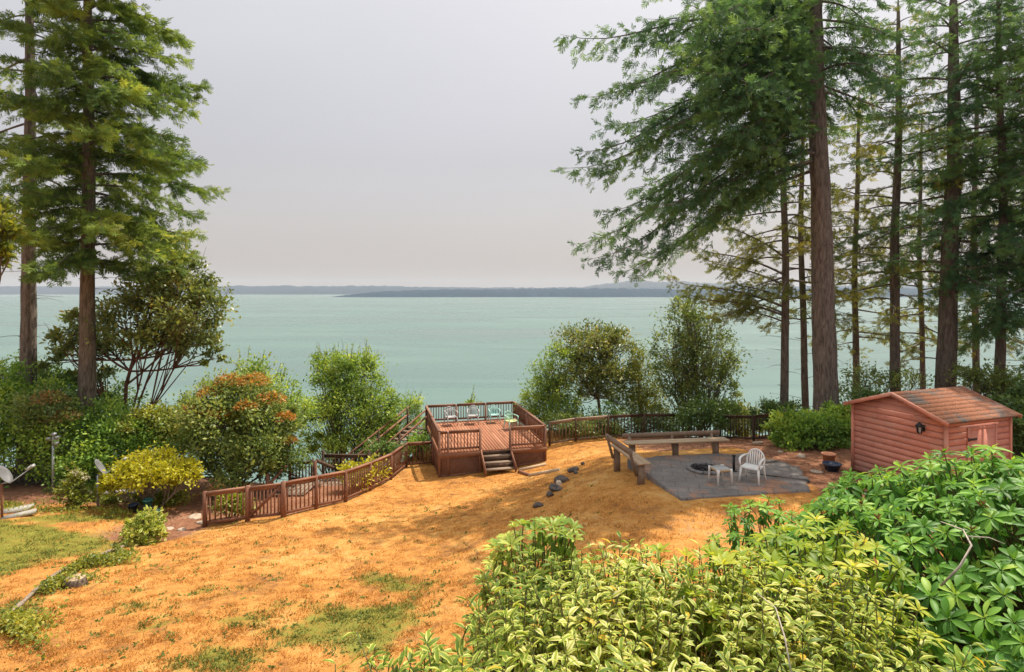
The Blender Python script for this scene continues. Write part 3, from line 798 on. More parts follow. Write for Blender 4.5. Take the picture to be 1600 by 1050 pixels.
def siding(fn, length, z0, z1, halfw=None, out=None):
    """lapped clapboards; fn(s, z) gives a point on the wall"""
    mb = MB(); bh = .165; z = z0; k = 0
    while z < z1 - .005:
        zt = min(z + bh, z1)
        def span(zz):
            if halfw is None or zz <= HE: return 0, length
            f = (zz - HE) / (HP - HE); return length / 2 * f, length - length / 2 * f
        a0, a1 = span(z); b0, b1 = span(zt)
        o0, o1 = out * .012, out * .008; g = .02
        V = [fn(a0, z + g) + o0, fn(a1, z + g) + o0, fn(b1, zt) + o1, fn(b0, zt) + o1, fn(a0, z) - out * .02, fn(a1, z) - out * .02, fn(b1, zt) - out * .02, fn(b0, zt) - out * .02]
        mb.add(V, [[0, 1, 2, 3], [0, 4, 5, 1], [7, 6, 5, 4], [1, 5, 6, 2], [0, 3, 7, 4], [3, 2, 6, 7]], rnd=R(k).rand()); z = zt; k += 1
    return mb
T.part('gable_wall', siding(lambda s, z: sh(s, 0, z), LG, .05, HP - .02, 1, -RX_), M['shed'])
T.part('gable_wall', siding(lambda s, z: sh(s, LR, z), LG, .05, HP - .02, 1, RX_), M['shed'])
T.part('side_wall', siding(lambda s, z: sh(LG, s, z), LR, .05, HE, None, GX_), M['shed'])
T.part('side_wall', siding(lambda s, z: sh(0, s, z), LR, .05, HE, None, -GX_), M['shed'])
for a_, b_ in ((0, 0), (LG, 0), (0, LR), (LG, LR)):
    mb = MB(); mb.box(sh(a_, b_, HE / 2) + (-GX_ if a_ == 0 else GX_) * .0 + (-RX_ if b_ == 0 else RX_) * .0, (.075, .075, HE), GX_, RX_, z3); T.part('corner_board', mb, M['shed'])
# door on the front: three cross-railed leaves
mb = MB(); mb.box(sh(-.022, 1.35, .93), (.03, 1.15, 1.74), GX_, RX_, z3, .5)
for b_ in (.80, 1.35, 1.9): mb.box(sh(-.04, b_, .93), (.016, .07, 1.76), GX_, RX_, z3, .3)
for z_ in (.1, .95, 1.76): mb.box(sh(-.038, 1.35, z_), (.014, 1.1, .07), GX_, RX_, z3, .3)
dr = T.part('door', mb, M['shed'])
mb = MB(); mb.box(sh(-.06, 1.44, .95), (.03, .03, .14), GX_, RX_, z3); T.part('handle', mb, M['black'], under=dr)
for z_ in (.35, 1.5):
    mb = MB(); mb.box(sh(-.052, .95, z_), (.012, .34, .05), GX_, RX_, z3); mb.tube([sh(-.055, .78, z_ - .05), sh(-.055, .78, z_ + .05)], .014, 6); T.part('hinge', mb, M['black'], under=dr)
m, n, l, bs = newmat('needle_covered_roof')
pos = n.new("ShaderNodeNewGeometry").outputs["Position"]
t1, t2 = noise(n, l, 1.4, 5, .7, pos, .6), noise(n, l, 22, 4, .7, pos)
r_ = ramp(n, [(.35, (.10, .085, .075)), (.6, (.17, .145, .125))]); l.new(t2.outputs[0], r_.inputs[0])
nd = ramp(n, [(.35, (.20, .075, .035)), (.65, (.40, .16, .08))]); l.new(t2.outputs[0], nd.inputs[0])
l.new(mixc(n, l, maprange(n, l, t1.outputs[0], .36, .52), r_.outputs[0], nd.outputs[0]), bs.inputs["Base Color"]); bs.inputs["Roughness"].default_value = .95
bump(n, l, math_(n, l, 'ADD', t1.outputs[0], t2.outputs[0]), .8, .04, bs)
ov = .17
for sgn in (0, 1):
    mb = MB(); rs = R(60 + sgn)
    a_e = -ov if sgn == 0 else LG + ov; z_e = HE - (HP - HE) / (LG / 2) * ov + .05
    nr = 9
    for k in range(nr):
        f0, f1 = k / nr, (k + 1) / nr + .04
        def pt(f, b_, up): return sh(a_e + (LG / 2 - a_e) * min(f, 1), b_, z_e + (HP + .05 - z_e) * min(f, 1) + up)
        lo, hi = .028, .004
        V = [pt(f0, -ov, lo), pt(f0, LR + ov, lo), pt(f1, LR + ov, hi + .012), pt(f1, -ov, hi + .012), pt(f0, -ov, -.02), pt(f0, LR + ov, -.02), pt(f1, LR + ov, -.02), pt(f1, -ov, -.02)]
        qd = [[0, 1, 2, 3], [0, 4, 5, 1], [7, 6, 5, 4], [1, 5, 6, 2], [0, 3, 7, 4], [3, 2, 6, 7]]
        mb.add(V, qd)
    T.part('roof', mb, m)
for b_ in (-ov - .012, LR + ov + .012):
    mb = MB()
    for a_e in (-ov, LG + ov):
        z_e = HE - (HP - HE) / (LG / 2) * ov + .02
        mb.beam(sh(a_e, b_, z_e), sh(LG / 2, b_, HP + .02), .022, .10, .9)
    T.part('barge_board', mb, M['shed'])
# wall lantern on the gable
mb = MB(); p = sh(.55, 0, 1.74) - RX_ * .03; mb.box(p - RX_ * .015, (.11, .03, .16), GX_, RX_, z3); mb.tube([p - RX_ * .02 + z3 * .05, p - RX_ * .10 + z3 * .07, p - RX_ * .14 + z3 * .04], .015, 6)
mb.lathe([(.005, .17), (.045, .13), (.11, .05), (.105, .045)], p - RX_ * .14, 8); mb.lathe([(.04, -.13), (.06, -.12), (.06, -.11), (.0, -.11)], p - RX_ * .14, 8)
for k in range(4):
    a_ = k * PI / 2 + .4; q_ = p - RX_ * .14 + np.array((math.cos(a_), math.sin(a_), 0)) * .075; mb.beam(q_ + z3 * .06, p - RX_ * .14 + np.array((math.cos(a_), math.sin(a_), 0)) * .05 - z3 * .11, .02, .02)
lt = T.part('wall_lantern', mb, M['black'])
mb = MB(); mb.lathe([(.055, .045), (.04, -.1)], p - RX_ * .14, 8); T.part('lamp_glass', mb, M['greychair'], under=lt)

# ------------------------------------------------------------------ small things on the ground
def rock(label, x, y, r, mat, seed, group, flat=.6, z=None):
    rs = R(seed); mb = MB(); nu, nv = 16, 10; V = []
    off = rdir(rs, 8) ; am = rs.uniform(.25, .6, 8)
    for i in range(nv):
        th = PI * i / (nv - 1)
        for j in range(nu):
            ph = 2 * PI * j / nu; d_ = np.array((math.sin(th) * math.cos(ph), math.sin(th) * math.sin(ph), math.cos(th)))
            k_ = 1 - sum(am[q_] * max(0, d_ @ off[q_] - .35) for q_ in range(8))
            V.append(d_ * k_ * (1 + rs.uniform(-.07, .07)) * r * np.array((1.25, .9, flat)))
    a_ = rs.uniform(0, PI); V = np.array(V); X = V[:, 0] * math.cos(a_) - V[:, 1] * math.sin(a_); Y = V[:, 0] * math.sin(a_) + V[:, 1] * math.cos(a_)
    b = gp(x, y) if z is None else np.array((x, y, z)); V = np.stack([X, Y, V[:, 2]], 1) + b + (0, 0, r * flat * .25)
    mb.add(V, [[i * nu + j, (i + 1) * nu + j, (i + 1) * nu + (j + 1) % nu, i * nu + (j + 1) % nu] for i in range(nv - 1) for j in range(nu)])
    single('rock', mb, mat, b, label, 'rock', group)
G_ = 'rocks edging the upper terrace'
for i, (px, d_, r, lb, mt) in enumerate((
    (879, 18.55, .27, 'largest dark rock in the terrace edge, at the end of the long timber', 'rock'), (869, 17.6, .24, 'dark rock second in the row below the largest one', 'rock'),
    (862, 17.0, .17, 'small dark rock at the lower end of the terrace row', 'rock'), (842, 16.05, .15, 'low half-buried rock nearest the olive rhododendron', 'rock'),
    (897, 20.0, .20, 'mossy rock behind the largest dark rock', 'rock'), (911, 20.9, .12, 'small reddish rock lying alone toward the rear fence', 'rock'),
    (901, 19.4, .13, 'small brown rock touching the mossy rock', 'rock'), (846, 21.7, .08, 'tiny stone inside the timber rectangle by the steps', 'rock'),
    (873, 18.2, .14, 'pale-topped rock wedged between the two big dark rocks', 'palerock'))):
    rock(lb, (px - 800) / FPX * d_, d_, r * 1.15, M[mt], 20 + i, G_, .7)
G_ = 'pale stones on the bare soil by the garden fence'
for i, (px, d_, r, lb, fl) in enumerate(((266, 17.6, .2, 'orange-tan flat stone lying left of the fence end', .3), (283, 17.4, .13, 'small rounded pale stone nearest the fence end', .5), (308, 19.0, .32, 'broad flat stepping stone behind the fence end post', .18),
                                       (316, 18.2, .22, 'smaller flat stepping stone right beside the end post', .18), (243, 18.9, .14, 'little tan stone under the teal pots', .4))):
    rock(lb, (px - 800) / FPX * d_, d_, r, M['palerock'], 40 + i, G_, fl)
G_ = 'stones beside the patio and shed'
for i, (px, d_, r, lb) in enumerate(((1253, 18.6, .26, 'long flat grey stone in front of the bush by the big fir'), (1185, 21.5, .3, 'flat pale slab behind the white chair'), (1277, 16.9, .2, 'tan stone left of the flower pots'), (1218, 19.3, .13, 'little stone in the mulch behind the patio'))):
    rock(lb, (px - 800) / FPX * d_, d_, r, M['palerock'], 60 + i, G_, .25)
def timber(label, px0, d0, px1, d1, mat, w=.12, h=.1):
    a, b = gpx(px0, d0) + z3 * .04, gpx(px1, d1) + z3 * .04
    mb = MB(); mb.beam(a, b, w, h, .6)
    single('edging_timber', mb, mat, (a + b) / 2 - z3 * .09, label, 'timber', 'landscape timbers in front of the deck')
timber('thin timber along the ground under the deck right lattice', 811, 23.9, 853, 24.3, M['palewood'])
timber('short timber slanting forward from the foot of the steps', 811, 23.6, 826, 21.7, M['fencewood'])
timber('long pale timber running from the slanted one to the rocks', 827, 21.5, 874, 21.0, M['palewood'])
def pot(name, label, cat, b, r, h, mat, group=None):
    mb = MB(); mb.lathe([(.001, 0), (r * .7, 0), (r, h * .9), (r * 1.1, h * .9), (r * 1.1, h), (r * .92, h), (r * .9, h * .8), (.001, h * .8)], b, 16)
    single(name, mb, mat, b, label, cat, group, smooth=False)
pot('flower_pot', 'terracotta pot beside the shed corner', 'pot', gpx(1295, 17.6), .19, .34, M['terracotta'], 'pots by the shed')
pot('flower_pot', 'dark blue glazed bowl in front of the terracotta pot', 'pot', gpx(1300, 17.0), .24, .22, M['navy'], 'pots by the shed')
G_ = 'teal glazed pots below the golden shrub'
pot('garden_pot', 'dark teal pot farthest left of the teal group', 'pot', gpx(208, 18.9), .14, .26, M['navy'], G_)
pot('garden_pot', 'tall teal pot at the back of the teal group', 'pot', gpx(231, 18.95), .14, .46, M['glaze'], G_)
pot('garden_pot', 'squat bright teal pot at the front of the teal group', 'pot', gpx(244, 18.5), .16, .26, M['glaze'], G_)

def dish(label, px, dist, yaw, hgt, mat, polemat, rad=.29):
    b = gpx(px, dist); T = Thing('satellite_dish', label, 'satellite dish', b, 'satellite dishes on poles')
    mb = MB(); mb.tube([b - z3 * .2, b + z3 * hgt], .035, 8); T.part('pole', mb, polemat)
    f = np.array((math.cos(yaw) * .86, math.sin(yaw) * .86, .5)); f = unit(f); rt = unit(np.cross(f, z3)); up = np.cross(rt, f)
    c_ = b + z3 * (hgt + .22) + f * .08
    mb = MB(); V = [c_ - f * .07]; k = 24
    for rr, dp in ((.35, .045), (.7, .02), (1., .03)):
        for q_ in range(k):
            a_ = 2 * PI * q_ / k; V.append(c_ + rad * rr * (math.cos(a_) * rt + 1.08 * math.sin(a_) * up) + f * (rr * rr * .09 - .07))
    n0 = len(V); V = V + [v - f * .014 for v in V]
    tr = [[0, 1 + q_, 1 + (q_ + 1) % k] for q_ in range(k)]; qd = [[1 + r_ * k + q_, 1 + (r_ + 1) * k + q_, 1 + (r_ + 1) * k + (q_ + 1) % k, 1 + r_ * k + (q_ + 1) % k] for r_ in range(2) for q_ in range(k)]
    tr += [[a + n0 for a in t_[::-1]] for t_ in tr]; qd += [[a + n0 for a in q2[::-1]] for q2 in qd]
    qd += [[1 + 2 * k + q_, n0 + 1 + 2 * k + q_, n0 + 1 + 2 * k + (q_ + 1) % k, 1 + 2 * k + (q_ + 1) % k] for q_ in range(k)]
    mb.add(V, qd, tr); T.part('reflector', mb, mat, smooth=True)
    e = c_ - up * rad * 1.0 + f * .04; tip = c_ + f * .62 - up * .18
    mb = MB(); mb.tube([b + z3 * hgt, e, tip - up * .03], .018, 6); T.part('arm', mb, M['metal'])
    mb = MB(); mb.tube([tip + f * .05, tip - f * .12], [.055, .03], 10); mb.box(tip + f * .08, (.06, .16, .08), f, rt, up); T.part('receiver', mb, M['greychair'])
dish('grey satellite dish on a thin pole in front of the hedge', 153, 19.2, math.radians(25), 1.05, M['dish'], M['metal'])
dish('pale satellite dish on a rusty pole at the photo edge', 3, 17.4, math.radians(20), 1.05, M['dish'], M['rust'])
b = gpx(83, 21.6); T = Thing('instrument_pole', 'thin grey pole topped with a cluster of small grey instruments', 'pole', b)
mb = MB(); mb.tube([b - z3 * .2, b + z3 * 1.75], .042, 8); T.part('pole', mb, M['metal'])
mb = MB(); tp = b + z3 * 1.75; mb.tube([tp + (-.02, 0, 0), tp + (.0, 0, .35)], .03, 8); mb.beam(tp + (-.16, 0, .18), tp + (.2, .02, .22), .03, .03); T.part('bracket', mb, M['metal'])
for dx, dz in ((-.15, .25), (.18, .3), (.05, .42), (.14, .08)):
    mb = MB(); mb.tube([tp + (dx, -.08, dz), tp + (dx, .07, dz + .02)], [.07, .045], 10); mb.box(tp + (dx, .0, dz - .05), (.03, .03, .08)); T.part('instrument', mb, M['metal'])
G_ = 'pale slabs lying by the left dish'
for lb, px, d_, yaw, sz in (('larger pale slab lying against the left dish pole', 22, 18.2, .2, (.9, .45, .1)), ('small tilted pale slab in front of the larger one', 30, 17.6, .5, (.8, .25, .09))):
    b = gpx(px, d_); mb = MB(); mb.box(b + z3 * .05, sz, (math.cos(yaw), math.sin(yaw), .12), (-math.sin(yaw), math.cos(yaw), 0), (-.1, 0, 1)); single('stone_slab', mb, M['conc'], b, lb, 'slab', G_)
b = gpx(140, 20.4); mb = MB(); mb.beam(b + (-.6, 0, .12), b + (2.3, .25, .15), .22, .22, .5); single('edging_log', mb, M['conc'], b, 'long pale beam lying on the soil under the golden shrub', 'beam')
# curved log edging on the left lawn and the cut stump below it
pp = np.array([at(8, 962, 10.2)[:2], at(45, 925, 11.4)[:2], at(90, 893, 12.8)[:2], at(130, 875, 13.7)[:2], at(165, 862, 14.4)[:2], at(192, 850, 15.1)[:2]])
tt = np.linspace(0, 5, 26); X = np.interp(tt, range(6), pp[:, 0]); Y = np.interp(tt, range(6), pp[:, 1])
mb = MB(); Zg = ground_z(X, Y) + .06; rs = R(8)
mb.tube(np.stack([X, Y, Zg + rs.uniform(-.015, .015, 26)], 1), .04 + rs.uniform(-.01, .01, 26), 8, wob=.15, rs=rs)
single('edging_branch', mb, M['paletwig'], (X[12], Y[12], Zg[12]), 'long bent grey branch edging the left lawn', 'branch')
b = np.array((*at(118, 922, 12.1)[:2], 0)); b[2] = gz(b[0], b[1])
mb = MB(); mb.tube([b - z3 * .1, b + z3 * .09, b + z3 * .17], [.24, .2, .19], 14, wob=.08, rs=rs)
T = Thing('tree_stump', 'low cut tree stump beside the bent branch', 'stump', b); T.part('bark', mb, M['twig'])
mb = MB(); mb.lathe([(.175, .165), (.17, .178), (.001, .18)], b, 16); T.part('cut_top', mb, M['palewood'])
# ------------------------------------------------------------------ leaf templates
def T_(v, q=(), t=()): return np.array(v, float), [list(a) for a in q], [list(a) for a in t]
LEAF = T_([(0, 0, 0), (-.27, .45, .07), (0, 1, -.06), (.27, .45, .07), (0, .5, 0)], (), [(0, 4, 1), (0, 3, 4), (4, 2, 1), (4, 3, 2)])
def tuft_template(seed, n=6, spread=.85, w=.085):
    rs = R(seed); V, F = [], []
    for k in range(n):
        a = 2 * PI * k / n + rs.uniform(-.3, .3); t = spread * rs.uniform(.5, 1)
        d_ = np.array((math.sin(t) * math.cos(a), math.cos(t), math.sin(t) * math.sin(a) * .75)); s = np.cross(d_, rdir(rs, 1)[0]); s /= np.linalg.norm(s)
        o = np.array((0, rs.uniform(0, .45), 0)); L = rs.uniform(.55, .8)
        i = len(V); V += [o - s * w, o + s * w, o + d_ * L]; F.append((i, i + 1, i + 2))
    return T_(V, (), F)
TUFT = tuft_template(1, 6)
def spray_template(seed, n=13):
    """a flat needle spray: short blades leaving both sides of a twig"""
    rs = R(seed); V, F = [], []
    for k in range(n):
        v = (k + .5) / n; s_ = 1 if k % 2 else -1; a = math.radians(rs.uniform(32, 62)) * s_
        if k == n - 1: a = 0.
        d_ = np.array((math.sin(a), math.cos(a), rs.uniform(-.45, .3))); L = (.62 - .28 * v) * rs.uniform(.8, 1.2); o = np.array((0, v * .8, -.08 * v))
        w = np.cross(d_, unit(np.array((rs.normal(0, .7), rs.normal(0, .4), 1.)))) * .05
        i = len(V); V += [o - w * .6, o + w * .6, o + d_ * L * .55 + w, o + d_ * L * .55 - w, o + d_ * L]; F += [(i, i + 1, i + 2), (i, i + 2, i + 3), (i + 3, i + 2, i + 4)]
    return T_(V, (), F)
TUFT2 = spray_template(2)
def big_leaf(rows, droop, fold):
    V, Q = [], []
    for v, hw in rows:
        z = -droop * v * v
        V += [(-hw, v, z + fold * hw), (0, v, z), (hw, v, z + fold * hw)]
    for i in range(len(rows) - 1):
        a = i * 3; Q += [(a, a + 1, a + 4, a + 3), (a + 1, a + 2, a + 5, a + 4)]
    return T_(V, Q)
RHODO = big_leaf([(0, .02), (.12, .03), (.28, .11), (.5, .165), (.72, .16), (.9, .09), (1, .01)], .28, .35)
RHODO2 = big_leaf([(0, .02), (.12, .03), (.28, .12), (.5, .18), (.72, .17), (.9, .1), (1, .01)], .55, .2)
SLIM = big_leaf([(0, .02), (.15, .09), (.45, .17), (.75, .12), (1, .005)], .45, .45)
SLIM2 = big_leaf([(0, .02), (.15, .1), (.45, .2), (.75, .14), (1, .005)], .15, .3)

M['fir'] = leafmat('fir_needles', [(0.12, (0.0549, 0.1045, 0.0385)), (0.42, (0.1241, 0.209, 0.0578)), (0.68, (0.2744, 0.3722, 0.0798)), (0.92, (0.5486, 0.5617, 0.1169))], 0.42, .6, .15, .45, .5)
M['fird'] = leafmat('dark_fir_needles', [(0.12, (0.0435, 0.1053, 0.0642)), (0.45, (0.0951, 0.1989, 0.0931)), (0.72, (0.1812, 0.3159, 0.1124)), (0.95, (0.3443, 0.4563, 0.1605))], 0.40, .6, .15, .5, .5)
M['firthin'] = leafmat('olive_fir_needles', [(0.12, (0.0875, 0.1187, 0.0438)), (0.45, (0.175, 0.2125, 0.0625)), (0.72, (0.3375, 0.3375, 0.0813)), (0.95, (0.55, 0.475, 0.1125))], 0.45, .6, .15, .5, .5)
M['madrona'] = leafmat('madrona_leaves', [(0.1, (0.065, 0.0975, 0.0364)), (0.4, (0.156, 0.208, 0.0585)), (0.7, (0.312, 0.351, 0.091)), (0.95, (0.598, 0.416, 0.13))], 0.40, .35, .5, .7, .4)
M['alder'] = leafmat('alder_leaves', [(0.1, (0.0844, 0.1534, 0.043)), (0.4, (0.1994, 0.3221, 0.069)), (0.7, (0.4142, 0.5522, 0.0997)), (0.95, (0.7363, 0.75, 0.1534))], 0.45, .45, .25, .8, .4)
M['hedge'] = leafmat('hedge_leaves', [(0.1, (0.0663, 0.1475, 0.0324)), (0.4, (0.177, 0.3245, 0.059)), (0.7, (0.3687, 0.531, 0.0885)), (0.95, (0.6785, 0.708, 0.1328))], 0.42, .45, .25, .9, .45)
M['darkleaf'] = leafmat('dark_evergreen_leaves', [(0.1, (0.05, 0.1, 0.0312)), (0.45, (0.1125, 0.2, 0.0525)), (0.75, (0.225, 0.3375, 0.075)), (0.95, (0.425, 0.5, 0.1125))], 0.36, .4, .35, .8, .4)
M['yellowgreen'] = leafmat('yellow_green_leaves', [(0.1, (0.09, 0.13, 0.02)), (0.45, (0.2, 0.25, 0.035)), (0.75, (0.38, 0.38, 0.05)), (0.95, (0.52, 0.45, 0.07))], .35, .45, .4, .9, .4)
M['golden'] = leafmat('golden_leaves', [(0.1, (0.255, 0.2646, 0.015)), (0.45, (0.442, 0.4214, 0.02)), (0.75, (0.5525, 0.5292, 0.03)), (0.95, (0.595, 0.588, 0.05))], .35, .45, .4, 1.5, .3)
M['bronze'] = leafmat('bronze_green_leaves', [(0.1, (0.0756, 0.1365, 0.04)), (0.4, (0.1848, 0.273, 0.07)), (0.7, (0.3528, 0.42, 0.11)), (0.95, (0.504, 0.462, 0.14))], .42, .45, .3, .8, .4)
M['orange'] = leafmat('orange_tinted_leaves', [(0.1, (0.2, 0.15, 0.04)), (0.4, (0.4, 0.22, 0.05)), (0.65, (0.58, 0.28, 0.065)), (0.92, (0.68, 0.36, 0.09))], .3, .5, .35, .8, .35)
M['olive'] = leafmat('olive_leaves', [(0.1, (0.0632, 0.1171, 0.0405)), (0.4, (0.1492, 0.2273, 0.0675)), (0.7, (0.2983, 0.3718, 0.1013)), (0.95, (0.5049, 0.4957, 0.1485))], 0.42, .45, .4, .8, .4)
M['tan'] = leafmat('tan_dying_leaves', [(.1, (0.104, 0.098, 0.046)), (.45, (0.260, 0.169, 0.065)), (.9, (0.468, 0.260, 0.117))], .3, .55, .3, .9, .4)
M['rhodo'] = leafmat('rhododendron_leaves', [(0.08, (0.0496, 0.1375, 0.023)), (0.4, (0.1102, 0.275, 0.0383)), (0.72, (0.2425, 0.475, 0.0638)), (0.93, (0.4629, 0.625, 0.1021)), (0.985, (0.4959, 0.5, 0.1021)), (1, (0.3306, 0.175, 0.0638))], 0.38, .45, .22, .8, .2)
M['rhodoy'] = leafmat('yellowish_rhododendron_leaves', [(0.08, (0.1166, 0.2099, 0.021)), (0.4, (0.2798, 0.3964, 0.035)), (0.72, (0.4897, 0.548, 0.07)), (0.96, (0.6996, 0.6413, 0.1049)), (1, (0.4897, 0.2332, 0.07))], 0.42, .45, .22, .9, .2)
M['laurel'] = leafmat('upright_rhododendron_leaves', [(0.08, (0.0806, 0.1613, 0.0269)), (0.4, (0.215, 0.336, 0.047)), (0.72, (0.4435, 0.5242, 0.0941)), (0.96, (0.6989, 0.672, 0.1747))], 0.38, .42, .25, .9, .3)
M['deadhead'] = plain('spent_flower_heads', (.30, .11, .04), .9, .4, 20)
M['blossom'] = plain('cream_blossom', (.62, .56, .40), .8, .2, 20)
def variegated():
    """green blade with a cream margin, set by where on the leaf you are"""
    m, n, l, bs = newmat('cream_edged_leaves')
    a, u = attr(n, "rnd"), attr(n, "luv"); sx = n.new("ShaderNodeSeparateXYZ"); l.new(u.outputs["Vector"], sx.inputs[0])
    g = ramp(n, [(.1, (.12, .20, .025)), (.5, (.27, .37, .045)), (.9, (.48, .52, .075))]); l.new(a.outputs["Fac"], g.inputs[0])
    c_ = ramp(n, [(.1, (.56, .58, .12)), (.5, (.76, .74, .21)), (.88, (.84, .80, .40)), (1, (.74, .46, .05))]); l.new(a.outputs["Fac"], c_.inputs[0])
    e = math_(n, l, 'ABSOLUTE', sx.outputs[0]); t = noise(n, l, 60, 2, .6, n.new("ShaderNodeNewGeometry").outputs["Position"])
    f = maprange(n, l, math_(n, l, 'ADD', math_(n, l, 'ADD', e, math_(n, l, 'MULTIPLY', a.outputs["Fac"], .5)), math_(n, l, 'MULTIPLY', t.outputs[0], .35)), .80, 1.02)
    col = mixc(n, l, f, g.outputs[0], c_.outputs[0]); l.new(col, bs.inputs["Base Color"]); bs.inputs["Roughness"].default_value = .45; bs.inputs["Specular IOR Level"].default_value = .25
    tr = n.new("ShaderNodeBsdfTranslucent"); l.new(mixc(n, l, 1., col, (1.2, 1.1, .6), 'MULTIPLY'), tr.inputs[0])
    mx = n.new("ShaderNodeMixShader"); mx.inputs[0].default_value = .4; l.new(bs.outputs[0], mx.inputs[1]); l.new(tr.outputs[0], mx.inputs[2]); l.new(mx.outputs[0], n["Material Output"].inputs[0])
    return m
M['varieg'] = variegated()

# ------------------------------------------------------------------ conifers
def branch_curve(base, azm, L, p0, p1, n=12, curl=.5, rs=None):
    t = np.linspace(0, 1, n); pit = p0 + (p1 - p0) * np.minimum(t / .75, 1) + curl * np.clip((t - .7) / .3, 0, 1)
    a = azm + (rs.uniform(-.25, .25) * t if rs is not None else 0)
    d_ = np.stack([np.cos(pit) * np.cos(a), np.cos(pit) * np.sin(a), np.sin(pit)], 1)
    return np.vstack([[base], base + np.cumsum((d_[:-1] + d_[1:]) / 2 * L / (n - 1), 0)])
def conifer(name, label, base, H, r0, branches, mat, bark, seed, lean=(0, 0), group=None, tuft=.30, dens=1.0, trunk_top=1.0, cat='conifer tree', twigs=0, hang=.5, sway=.0, taper=.45):
    """tapered trunk, limbs and needle sprays. branches: (height, azimuth, length, pitch0, pitch1, bare fraction)"""
    rs = R(seed); base = np.asarray(base, float)
    T = Thing(name, label, cat, base, group)
    nz = 30; tz = np.linspace(0, 1, nz)
    tx = np.stack([base[0] + lean[0] * tz + (sway + .045) * np.sin(tz * 6 + seed) + .02 * np.sin(tz * 17 + seed), base[1] + lean[1] * tz, base[2] - .5 + (H + .5) * tz], 1)
    rad = r0 * (1 - tz) ** taper * .92 + .02; rad[:3] *= np.array((1.35, 1.12, 1.02))
    wood = MB(); wood.tube(tx, rad, 14, wob=.06, rs=rs)
    fol = MB()
    def trunk_at(h): return np.array([np.interp(h, tz * (H + .5) - .5, tx[:, k]) for k in range(3)])
    P_, D_, N_, S_, C_ = [], [], [], [], []
    for (hb, azm, L, p0, p1, bare) in branches:
        b0 = trunk_at(hb); cv = branch_curve(b0, azm, L, p0, p1, 12, .55 if L > 1.2 else .2, rs)
        rb = np.interp(hb, tz * (H + .5) - .5, rad)
        wood.tube(cv, np.linspace(min(.028 + .0065 * L, rb * .4), .005, 12), 5, cap=False)
        cb = rs.uniform(.15, .85)
        seg = np.gradient(cv, axis=0); seg = unit(seg)
        ns = int(L * (1 - bare) / (.125 / dens)) + 2
        ts = bare + (1 - bare) * (np.arange(ns) + rs.uniform(0, 1, ns)) / ns
        for t in ts:
            q_ = t * 11; i = min(int(q_), 10); f = q_ - i
            p = cv[i] * (1 - f) + cv[i + 1] * f; ax = seg[i]
            sd_ = unit(np.cross(ax, z3)); side = rs.choice((-1, 1))
            l2 = (.22 + .34 * L ** .75 * (1 - t) ** .6 * min(1, .5 + t * 1.4)) * rs.uniform(.5, 1.2)
            l2 = min(l2, 2.0)
            d2 = unit(ax * rs.uniform(.4, .95) + sd_ * side * rs.uniform(.4, 1.0) + z3 * rs.uniform(-1.0 * hang - .25, .5))
            m_ = max(2, int(l2 / (.105 / dens ** .5)))
            s_ = (np.arange(m_) + .6) / m_
            pts = p + d2 * (l2 * s_)[:, None] + rs.normal(0, .05, (m_, 3)) * l2 - z3 * (hang * .45 * l2 * s_ ** 2)[:, None] + rs.normal(0, .03, (m_, 3))
            alt = np.where(np.arange(m_) % 2, 1, -1)[:, None]
            s2 = unit(np.cross(d2, z3))
            dd = unit(d2 * .8 + s2 * alt * rs.uniform(.15, .9, (m_, 1)) + z3 * (rs.uniform(-.45, .4, (m_, 1)) - hang * .25)); dd[-1] = d2
            P_.append(pts); D_.append(dd); N_.append(unit(z3 * .7 + rs.normal(0, .75, (m_, 3)))); S_.append(tuft * rs.uniform(.7, 1.3, m_))
            C_.append(np.clip(cb * .5 + rs.uniform(0, .25) + rs.uniform(0, .22, m_) + .14 * s_, 0, 1))
            if l2 > .5: wood.tube(np.vstack([p, pts[m_ // 2], pts[-1]]), [.011, .007, .003], 3, cap=False)
    for _ in range(twigs):                                              # short broken stubs
        hb = rs.uniform(.08, .7) * H * .75; b0 = trunk_at(hb); wood.tube(branch_curve(b0, rs.uniform(0, 2 * PI), rs.uniform(.25, .6), rs.uniform(-.1, .4), rs.uniform(-.3, .2), 4, 0, rs), [.03, .024, .018, .012], 4, cap=False)
    for _ in range(twigs):                                              # bare dead twigs on the lower trunk
        hb = rs.uniform(.15, .75) * H * .6; b0 = trunk_at(hb); azm = rs.uniform(0, 2 * PI); L = rs.uniform(.5, 2.2)
        wood.tube(branch_curve(b0, azm, L, rs.uniform(-.2, .4), rs.uniform(-.5, .1), 7, 0, rs), np.linspace(.016, .004, 7), 3, cap=False)
    fol.leaves(np.vstack(P_), np.vstack(D_), np.vstack(N_), np.concatenate(S_), TUFT2, 1., np.concatenate(C_))
    T.part('trunk', wood, bark, smooth=False); T.part('crown', fol, mat)
    return T
def whorls(rs, z0, z1, step, length, p0, p1, bare=.12, per=1, azs=None):
    """branches spiralling up a trunk; length is a function of height"""
    out = []; z = z0; a = rs.uniform(0, 6)
    while z < z1:
        for _ in range(per):
            a += 2.399 + rs.uniform(-.4, .4)
            f = (z - z0) / (z1 - z0)
            az_ = a if azs is None else azs(a, rs)
            L = length(z) * rs.uniform(.65, 1.12)
            out.append((z + rs.uniform(-.2, .2), az_, max(L, .5), p0(f) + rs.uniform(-.3, .3), p1(f) + rs.uniform(-.3, .3), bare))
        z += step * rs.uniform(.7, 1.3)
    return out

def shorter_left(brs):
    """the neighbouring crown holds back the boughs on the left side"""
    return [(z, a, L * (.58 if math.cos(a) < -.25 else 1.), p, q, b) for z, a, L, p, q, b in brs]
def stand(px, dist): return gpx(px, dist)
lin = lambda *k: (lambda v: float(np.interp(v, [a for a, b in k], [b for a, b in k])))
